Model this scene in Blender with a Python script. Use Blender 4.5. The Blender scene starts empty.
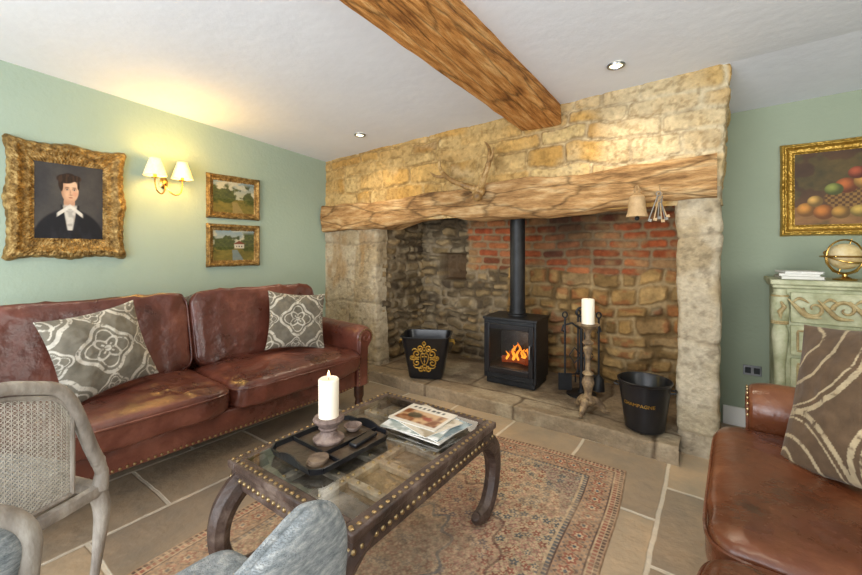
import bpy, math, random, bmesh
import numpy as np
from itertools import accumulate
from mathutils import Vector, Matrix, noise as mn
R=random.Random(7)
pi=math.pi
scene=bpy.context.scene
COL=scene.collection
# ------------------------------------------------------------ helpers
def s2l(c):
    c=np.asarray(c,dtype=float)
    return np.where(c<=0.04045,c/12.92,((c+0.055)/1.055)**2.4)
def hx(h):
    h=h.lstrip('#'); return tuple(float(x) for x in s2l([int(h[i:i+2],16)/255 for i in (0,2,4)]))
def hxa(h):
    return np.array(hx(h))
def h01(i,j,seed=0):
    v=np.sin(np.asarray(i)*127.1+np.asarray(j)*311.7+seed*74.7)*43758.5453
    return v-np.floor(v)
def vnoise(x,y,seed=0):
    x=np.asarray(x,dtype=float);y=np.asarray(y,dtype=float)
    xi=np.floor(x);yi=np.floor(y);fx=x-xi;fy=y-yi
    fx=fx*fx*(3-2*fx);fy=fy*fy*(3-2*fy)
    a=h01(xi,yi,seed);b=h01(xi+1,yi,seed);c=h01(xi,yi+1,seed);d=h01(xi+1,yi+1,seed)
    return (a*(1-fx)+b*fx)*(1-fy)+(c*(1-fx)+d*fx)*fy
def fbm(x,y,o=4,seed=0):
    t=0;a=.5;n=0
    for k in range(o):
        t=t+a*vnoise(np.asarray(x)*2**k,np.asarray(y)*2**k,seed+k*7);n+=a;a*=.5
    return t/n
def sst(a,b,x):
    t=np.clip((x-a)/(b-a),0,1);return t*t*(3-2*t)
def mixc(c1,c2,t):
    t=np.asarray(t)[...,None]
    return c1*(1-t)+c2*t

class G:
    def __init__(s): s.v=[];s.f=[]
    def add(s,vs,fs,M=None):
        o=len(s.v)
        if M is not None: vs=[tuple(M@Vector(p)) for p in vs]
        s.v.extend(tuple(p) for p in vs)
        s.f.extend(tuple(i+o for i in f) for f in fs)
        return s
    def box(s,c,d,M=None,taper=1.0):
        x,y,z=[k/2 for k in d];t=taper
        vs=[(-x,-y,-z),(x,-y,-z),(x,y,-z),(-x,y,-z),(-x*t,-y*t,z),(x*t,-y*t,z),(x*t,y*t,z),(-x*t,y*t,z)]
        vs=[(a+c[0],b+c[1],e+c[2]) for a,b,e in vs]
        return s.add(vs,[(0,3,2,1),(4,5,6,7),(0,1,5,4),(1,2,6,5),(2,3,7,6),(3,0,4,7)],M)
    def bx(s,x0,x1,y0,y1,z0,z1,M=None):
        return s.box(((x0+x1)/2,(y0+y1)/2,(z0+z1)/2),(x1-x0,y1-y0,z1-z0),M)
    def grid(s,fn,nu,nv,wu=False,wv=False,M=None):
        vs=[];cu=nu if wu else nu+1;cv=nv if wv else nv+1
        for i in range(cu):
            for j in range(cv): vs.append(fn(i/nu,j/nv))
        fs=[]
        for i in range(nu):
            for j in range(nv):
                a=i*cv+j;b=((i+1)%cu)*cv+j;c=((i+1)%cu)*cv+(j+1)%cv;d=i*cv+(j+1)%cv
                fs.append((a,b,c,d))
        return s.add(vs,fs,M)
    def lathe(s,prof,seg=24,c=(0,0,0),M=None,sx=1,sy=1,cap=True,ex=1.0):
        n=len(prof);vs=[];fs=[]
        def sp(v): return math.copysign(abs(v)**ex,v) if ex!=1 else v
        for k in range(seg):
            a=2*pi*k/seg
            for r,z in prof: vs.append((c[0]+r*sx*sp(math.cos(a)),c[1]+r*sy*sp(math.sin(a)),c[2]+z))
        for k in range(seg):
            for j in range(n-1):
                a=k*n+j;b=((k+1)%seg)*n+j
                fs.append((a,b,b+1,a+1))
        if cap:
            if prof[0][0]>1e-5: fs.append(tuple(k*n for k in reversed(range(seg))))
            if prof[-1][0]>1e-5: fs.append(tuple(k*n+n-1 for k in range(seg)))
        return s.add(vs,fs,M)
    def tube(s,pts,rad,seg=10,closed=False,flat=1.0,up=None,M=None,cap=True):
        P=[Vector(p) for p in pts];n=len(P)
        if not hasattr(rad,'__len__'): rad=[rad]*n
        vs=[];fs=[]
        T=[]
        for i in range(n):
            a=P[(i-1)%n] if (closed or i>0) else P[i]
            b=P[(i+1)%n] if (closed or i<n-1) else P[i]
            t=(b-a); t=t.normalized() if t.length>1e-9 else Vector((0,0,1)); T.append(t)
        ref=Vector(up) if up else (Vector((0,0,1)) if abs(T[0].z)<.9 else Vector((1,0,0)))
        N=(ref-T[0]*ref.dot(T[0])).normalized()
        for i in range(n):
            if up: r2=Vector(up); N2=r2-T[i]*r2.dot(T[i])
            else: N2=N-T[i]*N.dot(T[i])
            if N2.length>1e-6: N=N2.normalized()
            B=T[i].cross(N)
            for k in range(seg):
                a=2*pi*k/seg
                vs.append(P[i]+N*(math.cos(a)*rad[i])+B*(math.sin(a)*rad[i]*flat))
        m=n if closed else n-1
        for i in range(m):
            for k in range(seg):
                a=i*seg+k;b=i*seg+(k+1)%seg;c=((i+1)%n)*seg+(k+1)%seg;d=((i+1)%n)*seg+k
                fs.append((a,b,c,d))
        if cap and not closed:
            fs.append(tuple(reversed(range(seg))));fs.append(tuple((n-1)*seg+k for k in range(seg)))
        return s.add(vs,fs,M)
    def sph(s,c,r,seg=16,rings=10,M=None):
        if not hasattr(r,'__len__'): r=(r,r,r)
        prof=[(math.cos(-pi/2+pi*j/rings),math.sin(-pi/2+pi*j/rings)) for j in range(rings+1)]
        vs=[];fs=[];n=rings+1
        for k in range(seg):
            a=2*pi*k/seg
            for q,z in prof: vs.append((c[0]+r[0]*q*math.cos(a),c[1]+r[1]*q*math.sin(a),c[2]+r[2]*z))
        for k in range(seg):
            for j in range(rings):
                a=k*n+j;b=((k+1)%seg)*n+j;fs.append((a,b,b+1,a+1))
        return s.add(vs,fs,M)
    def prism(s,poly,z0,z1,M=None):
        n=len(poly)
        vs=[(x,y,z0) for x,y in poly]+[(x,y,z1) for x,y in poly]
        fs=[tuple(reversed(range(n))),tuple(range(n,2*n))]+[(i,(i+1)%n,n+(i+1)%n,n+i) for i in range(n)]
        return s.add(vs,fs,M)
    def puff(s,c,d,e1=.35,e2=.35,nu=72,nv=36,wr=.004,seed=0,M=None,crown=0.0,freq=7):
        def sp(v,e): return math.copysign(abs(v)**e,v)
        a,b,h=d;vs=[];fs=[];n=nv+1
        for i in range(nu):
            th=2*pi*i/nu
            for j in range(n):
                ph=-pi/2+pi*j/nv
                cp=sp(math.cos(ph),e1) if 0<j<nv else 0
                x=a*cp*sp(math.cos(th),e2);y=b*cp*sp(math.sin(th),e2);z=h*sp(math.sin(ph),e1)
                z*=1+crown*(1-min(1,(x/a)**2))*(1-min(1,(y/b)**2))
                q=Vector((x*freq+seed*9.1,y*freq+seed*3.3,z*freq))
                w=wr*(mn.noise(q)+.6*mn.noise(q*2.3)+.5*(1-abs(mn.noise(q*1.4+Vector((5,1,2))))*4))
                L=max(1e-6,math.sqrt((x/a)**2+(y/b)**2+(z/h)**2))
                vs.append((c[0]+x+w*x/a/L,c[1]+y+w*y/b/L,c[2]+z+w*z/h/L))
        for i in range(nu):
            for j in range(nv):
                p=i*n+j;q=((i+1)%nu)*n+j;fs.append((p,q,q+1,p+1))
        return s.add(vs,fs,M)

def setcol(me,cols):
    at=me.color_attributes.new('Col','FLOAT_COLOR','POINT')
    c=np.ones((len(me.vertices),4),dtype=np.float32);c[:,:3]=cols
    at.data.foreach_set('color',c.ravel())
def put(o,parent=None):
    COL.objects.link(o)
    if parent is not None: o.parent=parent
    return o
def meta(o,label=None,cat=None,group=None,kind=None):
    if label:o['label']=label
    if cat:o['category']=cat
    if group:o['group']=group
    if kind:o['kind']=kind
    return o
def obj(g,name,mat,parent=None,loc=None,rot=None,M=None,smooth=True,bevel=0,bseg=2,sub=0,cols=None,label=None,cat=None,group=None,kind=None,angle=40):
    me=bpy.data.meshes.new(name)
    if isinstance(g,G): me.from_pydata(g.v,[],g.f)
    else: me.from_pydata(g[0],[],g[1])
    me.update()
    if smooth: me.shade_smooth()
    if cols is not None:setcol(me,cols)
    me.materials.append(mat)
    o=bpy.data.objects.new(name,me);put(o,parent)
    if loc:o.location=loc
    if rot:o.rotation_euler=rot
    if M is not None:o.matrix_local=M
    if bevel:
        b=o.modifiers.new('Bevel','BEVEL');b.width=bevel;b.segments=bseg;b.limit_method='ANGLE';b.angle_limit=math.radians(35)
    if sub:
        b=o.modifiers.new('Sub','SUBSURF');b.levels=sub;b.render_levels=sub
    if smooth and angle and not sub:
        try:
            me.set_sharp_from_angle(angle=math.radians(angle))
        except Exception: pass
    return meta(o,label,cat,group,kind)
def thing(name,label,cat,loc=(0,0,0),rz=0,M=None,group=None):
    o=bpy.data.objects.new(name,None);o.empty_display_size=.1
    put(o)
    if M is not None:o.matrix_world=M
    else:
        o.location=loc;o.rotation_euler=(0,0,rz)
    return meta(o,label,cat,group)
def smooth(P,r,k=5):
    P=[Vector(p) for p in P];Q=[];RR=[]
    for i in range(len(P)-1):
        p0=P[max(i-1,0)];p1=P[i];p2=P[i+1];p3=P[min(i+2,len(P)-1)]
        for j in range(k):
            s=j/k;Q.append(.5*((2*p1)+(p2-p0)*s+(2*p0-5*p1+4*p2-p3)*s*s+(3*p1-p0-3*p2+p3)*s**3));RR.append(r[i]*(1-s)+r[i+1]*s)
    Q.append(P[-1]);RR.append(r[-1]);return Q,RR
# ------------------------------------------------------------ materials
def mat(name,c1,c2=None,c3=None,scale=8,rough=.5,metal=0,bump=.15,bscale=60,stretch=(1,1,1),attr=False,spec=.5,coat=0,detail=6,rv=0,sheen=0,p1=.3,p2=.7,bdist=.01,trans=0,emit=None,es=0,crack=0,crscale=30,crw=.10):
    m=bpy.data.materials.new(name);m.use_nodes=True;nt=m.node_tree;N=nt.nodes;L=nt.links
    b=N['Principled BSDF']
    tc=N.new('ShaderNodeTexCoord');mp=N.new('ShaderNodeMapping');mp.inputs['Scale'].default_value=stretch
    L.new(tc.outputs['Object'],mp.inputs['Vector'])
    nz=N.new('ShaderNodeTexNoise');nz.inputs['Scale'].default_value=scale;nz.inputs['Detail'].default_value=detail;nz.inputs['Roughness'].default_value=.62
    L.new(mp.outputs[0],nz.inputs['Vector'])
    cr=N.new('ShaderNodeValToRGB');e=cr.color_ramp.elements
    c2=c2 or c1
    e[0].position=p1;e[0].color=(*hx(c1),1);e[1].position=p2;e[1].color=(*hx(c3 or c2),1)
    if c3:
        k=e.new((p1+p2)/2);k.color=(*hx(c2),1)
    L.new(nz.outputs['Fac'],cr.inputs[0])
    out=cr.outputs[0]
    if attr:
        a=N.new('ShaderNodeVertexColor');a.layer_name='Col'
        mx=N.new('ShaderNodeMix');mx.data_type='RGBA';mx.blend_type='MULTIPLY';mx.inputs[0].default_value=1
        L.new(a.outputs[0],mx.inputs[6]);L.new(out,mx.inputs[7]);out=mx.outputs[2]
    crf=None
    if crack:
        nn=N.new('ShaderNodeTexNoise');nn.inputs['Scale'].default_value=6;nn.inputs['Detail'].default_value=3;L.new(mp.outputs[0],nn.inputs['Vector'])
        sc=N.new('ShaderNodeVectorMath');sc.operation='SCALE';sc.inputs[3].default_value=.12;L.new(nn.outputs['Color'],sc.inputs[0])
        ad=N.new('ShaderNodeVectorMath');ad.operation='ADD';L.new(mp.outputs[0],ad.inputs[0]);L.new(sc.outputs[0],ad.inputs[1])
        vo=N.new('ShaderNodeTexVoronoi');vo.feature='DISTANCE_TO_EDGE';vo.inputs['Scale'].default_value=crscale;L.new(ad.outputs[0],vo.inputs['Vector'])
        mr2=N.new('ShaderNodeMapRange');mr2.inputs['From Max'].default_value=crw;L.new(vo.outputs['Distance'],mr2.inputs[0]);crf=mr2.outputs[0]
        mx=N.new('ShaderNodeMix');mx.data_type='RGBA';mx.blend_type='MULTIPLY';mx.inputs[0].default_value=crack
        L.new(out,mx.inputs[6]);L.new(crf,mx.inputs[7]);out=mx.outputs[2]
    L.new(out,b.inputs['Base Color'])
    b.inputs['Metallic'].default_value=metal;b.inputs['Roughness'].default_value=rough
    b.inputs['Specular IOR Level'].default_value=spec
    b.inputs['Coat Weight'].default_value=coat
    b.inputs['Sheen Weight'].default_value=sheen
    b.inputs['Transmission Weight'].default_value=trans
    if rv:
        mr=N.new('ShaderNodeMapRange');mr.inputs['To Min'].default_value=rough-rv;mr.inputs['To Max'].default_value=rough+rv
        mr.inputs['From Min'].default_value=.3;mr.inputs['From Max'].default_value=.7
        L.new(nz.outputs['Fac'],mr.inputs[0]);L.new(mr.outputs[0],b.inputs['Roughness'])
    if bump:
        n2=N.new('ShaderNodeTexNoise');n2.inputs['Scale'].default_value=bscale;n2.inputs['Detail'].default_value=5
        L.new(mp.outputs[0],n2.inputs['Vector'])
        bp=N.new('ShaderNodeBump');bp.inputs['Strength'].default_value=bump;bp.inputs['Distance'].default_value=bdist
        L.new(n2.outputs['Fac'],bp.inputs['Height']);nb=bp.outputs[0]
        if crf is not None:
            b2=N.new('ShaderNodeBump');b2.inputs['Strength'].default_value=.5;b2.inputs['Distance'].default_value=.004
            L.new(crf,b2.inputs['Height']);L.new(nb,b2.inputs['Normal']);nb=b2.outputs[0]
        L.new(nb,b.inputs['Normal'])
    if emit:
        b.inputs['Emission Color'].default_value=(*hx(emit),1);b.inputs['Emission Strength'].default_value=es
    return m
M_stone=mat('stone_painted','#d9d9d9','#ffffff',scale=30,rough=.9,bump=.9,bscale=45,attr=True,spec=.2,bdist=.014)
M_cloth=mat('woven_cloth','#e8e8e8','#ffffff',scale=90,rough=.95,bump=.5,bscale=350,attr=True,spec=.1,sheen=0,bdist=.003)
M_velvet=mat('velvet_damask','#d8d8d8','#ffffff',scale=25,rough=.85,bump=.4,bscale=260,attr=True,spec=.2,sheen=.1,bdist=.003)
M_oil=mat('oil_paint','#eeeeee','#ffffff',scale=60,rough=.5,bump=.3,bscale=120,attr=True,spec=.3,bdist=.002)
M_print=mat('printed_paper','#f4f4f4','#ffffff',scale=60,rough=.3,bump=0,attr=True)
M_ceil=mat('ceiling_plaster','#d9dde4','#e0e4ea',scale=2,rough=.9,bump=.25,bscale=14,spec=.1)
M_wall=mat('sage_wall_paint','#9aab9a','#a0b0a0',scale=1.5,rough=.85,bump=.25,bscale=40,spec=.2)
M_wallr=mat('green_wall_paint','#97a18b','#9da791',scale=1.5,rough=.85,bump=.25,bscale=40,spec=.2)
M_white=mat('white_gloss','#f0eee8',rough=.4,bump=0)
M_oak=mat('oak_beam','#7d4b22','#c88a48','#e5b678',scale=5.5,rough=.75,bump=1,bscale=14,stretch=(6,.6,6),bdist=.03,spec=.25,crack=.55,crscale=1.5,crw=.04,detail=9)
M_oakx=mat('weathered_oak_mantel','#6b4c2e','#ab8456','#cfb183',scale=5,rough=.85,bump=.9,bscale=13,stretch=(.9,4,4),bdist=.028,spec=.2,crack=.55,crscale=1.6,crw=.045,detail=10)
M_leR=mat('oxblood_leather','#331a15','#633529','#96604d',scale=3.0,rough=.33,bump=.6,bscale=18,rv=.10,p1=.28,p2=.78,detail=12,bdist=.012,spec=.6)
M_leB=mat('tan_leather','#381d12','#6b3b22','#9c653e',scale=2.8,rough=.31,bump=.5,bscale=18,rv=.10,p1=.26,p2=.78,detail=12,bdist=.010,spec=.6)
M_stud=mat('antique_brass_stud','#a48e68',metal=.9,rough=.35,bump=0)
M_dkwood=mat('dark_wood','#24130c','#4a2a1a',scale=6,rough=.35,bump=.3,bscale=30,stretch=(4,1,4))
M_tabwood=mat('coffee_table_dark_wood','#2a201c','#4e3e37','#85756a',scale=9,rough=.42,bump=.6,bscale=40,p1=.3,p2=.75)
M_gold=mat('antique_gilt','#4d3818','#876834','#bfa268',scale=30,rough=.5,metal=.5,bump=.7,bscale=140,p1=.3,p2=.68)
M_gold2=mat('bright_gilt','#a27a2c','#cfa850',scale=18,rough=.35,metal=.7,bump=.3,bscale=90)
M_brass=mat('brass','#b08a48','#caa662',scale=8,rough=.25,metal=1,bump=0)
M_iron=mat('black_iron','#121315','#26282b',scale=12,rough=.45,bump=.3,bscale=80,metal=.3)
M_blackp=mat('black_enamel','#101013','#1c1d21',scale=9,rough=.28,bump=.05,bscale=30)
M_wax=mat('candle_wax','#f1e6cf','#fbf4e4',scale=5,rough=.5,bump=.05,emit='#ffdca8',es=.05)
M_distr=mat('distressed_wood','#4a3c38','#7d6a62','#a8968a',scale=16,rough=.7,bump=.7,bscale=60)
M_brown=mat('aged_bronze_wood','#40332a','#806a4f','#c0a67c',scale=18,rough=.6,bump=.7,bscale=60,metal=.1)
M_greyw=mat('limed_grey_wood','#6c645c','#948c82','#bab4aa',scale=14,rough=.6,bump=.5,bscale=50,stretch=(1,1,.4))
M_cane=mat('cane_weave','#b3aca0','#d2ccc0',scale=40,rough=.7,bump=.1)
M_grey=mat('grey_linen','#5f676b','#868c8e','#adafad',scale=45,rough=.95,bump=.9,bscale=240,bdist=.005,stretch=(1,1,3))
M_bone=mat('antler_bone','#5a4026','#97733f','#cfb07c',scale=14,rough=.55,bump=.6,bscale=60)
M_dress=mat('distressed_green_paint','#868560','#abad88','#cac9a8',scale=8,rough=.6,bump=.5,bscale=50,p1=.28,p2=.64)
M_dress2=mat('carved_worn_wood','#7a6442','#ad9868','#d0c298',scale=12,rough=.55,bump=.5,bscale=60)
M_paper=mat('book_paper','#d8d4c8','#efece4',scale=30,rough=.8,bump=.2,bscale=200,stretch=(1,1,20))
M_steel=mat('steel','#7c7f82','#a0a2a4',rough=.3,metal=1,bump=0)
M_rope=mat('jute','#8d6f48','#b5966a',scale=60,rough=.9,bump=.8,bscale=200)
M_terra=mat('bell_metal','#a08259','#c7a97f',scale=20,rough=.6,metal=.1,bump=.3)
M_clear=bpy.data.materials.new('clear_glass');M_clear.use_nodes=True
nt=M_clear.node_tree;nt.nodes.clear()
o_=nt.nodes.new('ShaderNodeOutputMaterial');t_=nt.nodes.new('ShaderNodeBsdfTransparent');t_.inputs[0].default_value=(.96,.98,.97,1)
g_=nt.nodes.new('ShaderNodeBsdfGlossy');g_.inputs['Roughness'].default_value=.02
lw=nt.nodes.new('ShaderNodeLayerWeight');lw.inputs[0].default_value=.5
pw=nt.nodes.new('ShaderNodeMath');pw.operation='POWER';pw.inputs[1].default_value=2.2;nt.links.new(lw.outputs['Facing'],pw.inputs[0])
ma=nt.nodes.new('ShaderNodeMath');ma.operation='MULTIPLY_ADD';ma.inputs[1].default_value=.8;ma.inputs[2].default_value=.06;nt.links.new(pw.outputs[0],ma.inputs[0])
mx_=nt.nodes.new('ShaderNodeMixShader');nt.links.new(ma.outputs[0],mx_.inputs[0]);nt.links.new(t_.outputs[0],mx_.inputs[1]);nt.links.new(g_.outputs[0],mx_.inputs[2]);nt.links.new(mx_.outputs[0],o_.inputs[0])
def emis(name,c1,c2,s,z0,z1):
    m=bpy.data.materials.new(name);m.use_nodes=True;nt=m.node_tree;N=nt.nodes;L=nt.links;N.clear()
    o=N.new('ShaderNodeOutputMaterial');e=N.new('ShaderNodeEmission');tc=N.new('ShaderNodeTexCoord');sx=N.new('ShaderNodeSeparateXYZ')
    mr=N.new('ShaderNodeMapRange');mr.inputs['From Min'].default_value=z0;mr.inputs['From Max'].default_value=z1
    cr=N.new('ShaderNodeValToRGB');cr.color_ramp.elements[0].color=(*hx(c1),1);cr.color_ramp.elements[1].color=(*hx(c2),1)
    L.new(tc.outputs['Object'],sx.inputs[0]);L.new(sx.outputs['Z'],mr.inputs[0]);L.new(mr.outputs[0],cr.inputs[0]);L.new(cr.outputs[0],e.inputs[0])
    e.inputs[1].default_value=s;L.new(e.outputs[0],o.inputs[0]);return m
M_flame=emis('flame','#ffa838','#ff5a08',1.7,.16,.40)
M_cflame=emis('candle_flame','#ff9a30','#fff0b0',8,0,.03)
M_bulb=emis('lit_bulb','#fff0c8','#fff0c8',6,0,1)
M_shade=mat('cream_lampshade','#f3dfae','#fbeecb',scale=30,rough=.9,bump=.3,bscale=120,emit='#ffd98a',es=.35)
# floor flagstones
def flagstones():
    m=bpy.data.materials.new('flagstone_floor');m.use_nodes=True;nt=m.node_tree;N=nt.nodes;L=nt.links;b=N['Principled BSDF']
    tc=N.new('ShaderNodeTexCoord');mp=N.new('ShaderNodeMapping');mp.inputs['Rotation'].default_value=(0,0,pi/2);mp.inputs['Location'].default_value=(.18,.20-.48*4,0)
    L.new(tc.outputs['Object'],mp.inputs[0])
    nz=N.new('ShaderNodeTexNoise');nz.inputs['Scale'].default_value=5;nz.inputs['Detail'].default_value=3
    L.new(mp.outputs[0],nz.inputs['Vector'])
    va=N.new('ShaderNodeVectorMath');va.operation='SCALE';va.inputs[3].default_value=.024
    L.new(nz.outputs['Color'],va.inputs[0])
    vb=N.new('ShaderNodeVectorMath');vb.operation='ADD';L.new(mp.outputs[0],vb.inputs[0]);L.new(va.outputs[0],vb.inputs[1])
    br=N.new('ShaderNodeTexBrick');br.inputs['Scale'].default_value=1;br.inputs['Brick Width'].default_value=.62;br.inputs['Row Height'].default_value=.48
    br.inputs['Mortar Size'].default_value=.012;br.inputs['Mortar Smooth'].default_value=.5;br.offset=.5
    br.inputs['Color1'].default_value=(*hx('#9a8b78'),1);br.inputs['Color2'].default_value=(*hx('#c2ad90'),1);br.inputs['Mortar'].default_value=(*hx('#ded4c0'),1)
    L.new(vb.outputs[0],br.inputs['Vector'])
    n2=N.new('ShaderNodeTexNoise');n2.inputs['Scale'].default_value=3.6;n2.inputs['Detail'].default_value=10;n2.inputs['Roughness'].default_value=.68;L.new(tc.outputs['Object'],n2.inputs['Vector'])
    cr=N.new('ShaderNodeValToRGB');cr.color_ramp.elements[0].position=.3;cr.color_ramp.elements[0].color=(.66,.71,.77,1);cr.color_ramp.elements[1].position=.7;cr.color_ramp.elements[1].color=(1.17,1.07,.97,1)
    L.new(n2.outputs['Fac'],cr.inputs[0])
    mx=N.new('ShaderNodeMix');mx.data_type='RGBA';mx.blend_type='MULTIPLY';mx.inputs[0].default_value=.85
    L.new(br.outputs['Color'],mx.inputs[6]);L.new(cr.outputs[0],mx.inputs[7]);L.new(mx.outputs[2],b.inputs['Base Color'])
    b.inputs['Roughness'].default_value=.38
    n3=N.new('ShaderNodeTexNoise');n3.inputs['Scale'].default_value=22;n3.inputs['Detail'].default_value=6;L.new(tc.outputs['Object'],n3.inputs['Vector'])
    b1=N.new('ShaderNodeBump');b1.inputs['Strength'].default_value=.5;b1.inputs['Distance'].default_value=.01;L.new(n3.outputs['Fac'],b1.inputs['Height'])
    b2=N.new('ShaderNodeBump');b2.inputs['Strength'].default_value=.5;b2.inputs['Distance'].default_value=.006;b2.invert=True;L.new(br.outputs['Fac'],b2.inputs['Height']);L.new(b1.outputs[0],b2.inputs['Normal'])
    L.new(b2.outputs[0],b.inputs['Normal']);return m
M_floor=flagstones()
# ------------------------------------------------------------ camera
TH=math.atan(284/395)
cam=bpy.data.cameras.new('Camera');co=bpy.data.objects.new('Camera',cam);COL.objects.link(co)
cam.sensor_width=36;cam.lens=36*395/862;cam.shift_y=-37.5/862;cam.clip_start=.05
co.location=(0,0,1.228);co.rotation_euler=(pi/2,0,TH);scene.camera=co
# ------------------------------------------------------------ room
XL=-3.46;YC=2.84;YR=3.5
def H(x,y): return 2.50+.0315*x-.07*min(y,YC)-(.17*(y-YC) if y>YC else 0)
g=G();g.bx(XL-.1,2.3,-2.6,3.75,-.1,0);obj(g,'floor',M_floor,kind='structure',smooth=False)
g=G()
xs=np.linspace(XL-.1,2.3,13);ys=[-2.6,-1,0,1,2,YC,3.2,YR,3.75]
vs=[(x,y,H(x,y)) for x in xs for y in ys]+[(x,y,H(x,y)+.12) for x in xs for y in ys]
n=len(ys);k=len(xs)*n;fs=[]
for i in range(len(xs)-1):
    for j in range(n-1):
        a=i*n+j;fs.append((a,a+1,a+n+1,a+n));fs.append((k+a,k+a+n,k+a+n+1,k+a+1))
g.add(vs,fs);obj(g,'ceiling',M_ceil,kind='structure',smooth=False)
g=G();g.bx(XL-.1,XL,-2.6,3.75,0,2.6);obj(g,'wall_left',M_wall,kind='structure',smooth=False)
g=G();g.bx(.0,2.3,YR,YR+.1,0,2.45);obj(g,'wall_recess',M_wallr,kind='structure',smooth=False)
g=G();g.bx(2.2,2.3,-2.6,YR,0,2.7);obj(g,'wall_right',M_wallr,kind='structure',smooth=False)
g=G();g.bx(.045,2.2,YR-.018,YR,0,.13);obj(g,'baseboard_recess',M_white,kind='structure',smooth=False,bevel=.004)
g=G();g.bx(XL,XL+.018,-2.6,YC-.02,0,.10);obj(g,'baseboard_left',M_white,kind='structure',smooth=False,bevel=.004)
# stone layouts
def layout(s,z,ch,ln,seed,warp=.03,mort=.008,wf=3):
    s=np.asarray(s);z=np.asarray(z)
    zz=z+warp*(fbm(s*wf,z*wf,3,seed)-.5)*2;ss=s+warp*(fbm(s*wf+9,z*wf+4,3,seed+3)-.5)*2
    rr=random.Random(seed);b=[-1.0]
    while b[-1]<5: b.append(b[-1]+rr.uniform(*ch))
    b=np.array(b);row=np.searchsorted(b,zz)-1
    ez=np.minimum(zz-b[row],b[row+1]-zz)
    col=np.zeros_like(row);es=np.zeros_like(ss)
    for r in np.unique(row):
        r2=random.Random(seed*97+int(r));c=[-6.0-r2.random()*.3]
        while c[-1]<9:c.append(c[-1]+r2.uniform(*ln))
        c=np.array(c);m=row==r;q=np.searchsorted(c,ss[m])-1;col[m]=q;es[m]=np.minimum(ss[m]-c[q],c[q+1]-ss[m])
    rr_=.035
    e=np.minimum(ez,es)
    cx=np.clip(rr_-ez,0,None);cy=np.clip(rr_-es,0,None)
    e=np.where((ez<rr_)&(es<rr_),rr_-np.sqrt(cx**2+cy**2),e)
    e=e+.010*(fbm(s*28,z*28,3,seed+40)-.5)
    return row,col,e,sst(mort*.4,mort*3.0,e)
def pal(cs,t):
    cs=np.array([hx(c) for c in cs]);t=np.clip(t,0,.9999)*(len(cs)-1);i=t.astype(int);f=(t-i)[...,None]
    return cs[i]*(1-f)+cs[np.minimum(i+1,len(cs)-1)]*f
def L_breast(s,z):
    row,col,e,m=layout(s,z,(.10,.19),(.16,.50),11,.05,.007)
    c=pal(['#bd924e','#d3a862','#e0bd7e','#c8984f','#ceac72','#e4c88c','#b18242'],h01(row,col,3))
    c=c*(.70+.46*fbm(s*16,z*16,4,5))[...,None]
    mo=mixc(hxa('#cfae74'),hxa('#dfd0ae'),sst(2.0,3.2,s)*.85)*(.76+.36*fbm(s*30,z*30,3,8))[...,None]
    soft=m*(.3+.7*sst(.36,.6,fbm(s*2.6,z*2.6,3,77)))
    c=mixc(c,hxa('#8a6634'),sst(.5,.75,fbm(s*5+3,z*5,4,21))*.5)
    c=mixc(c,hxa('#d6c6a0'),sst(.52,.7,fbm(s*3+9,z*3,4,25))*.4)
    dark=sst(.010,.002,np.abs(e-.007))*sst(.42,.58,fbm(s*4,z*4,3,31))
    out=mixc(mo,c,soft);out=mixc(out,hxa('#6b4c24'),dark*.45)
    pit=sst(.58,.70,fbm(s*40,z*40,3,91));out=mixc(out,hxa('#785a2b'),pit*.4)
    return .016*soft+.018*fbm(s*9,z*9,4,9)+.03*fbm(s*1.9,z*1.9,2,4)+.009*fbm(s*40,z*40,3,2)+.008,out
def L_pill(s,z):
    row,col,e,m=layout(s,z,(.42,.62),(.5,.9),5,.05,.005)
    c=pal(['#a0917a','#bbac92','#c8b898','#b09c7a'],h01(row,col,3))*(.74+.38*fbm(s*11,z*11,5,5))[...,None]
    c=mixc(c,hxa('#cfc3ab'),sst(.46,.64,fbm(s*5,z*5,4,15))*.55)
    c=mixc(c,hxa('#9c7643'),sst(.50,.72,fbm(s*7,z*3,4,19))*.6)
    c=mixc(c,hxa('#6b5d48'),sst(.58,.72,fbm(s*26,z*26,4,29))*.45)
    return .010*m+.016*fbm(s*8,z*8,4,9)+.024*fbm(s*2.5,z*2.5,2,4)+.008*fbm(s*35,z*35,3,2)+.016,mixc(mixc(c,hxa('#a08f74'),.5+0*s),c,m)
def L_dark(s,z):
    row,col,e,m=layout(s,z,(.05,.12),(.08,.24),23,.055,.010,4)
    c=pal(['#584c3e','#837257','#a58f6b','#6c5d47','#937d58','#b59b72'],h01(row,col,3))*(.56+.75*fbm(s*16,z*16,4,5))[...,None]
    c=mixc(c,hxa('#bbab8c'),sst(.54,.7,fbm(s*9,z*9,3,51))*.5)
    c=mixc(c,hxa('#332a21'),sst(.5,.72,fbm(s*3,z*3,4,57))*.5)
    return .036*m*(.5+h01(row,col,8))+.02*fbm(s*12,z*12,4,9),mixc(mixc(hxa('#665844'),hxa('#9c8c72'),sst(.4,.6,fbm(s*6,z*6,3,66))),c,m)
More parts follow.
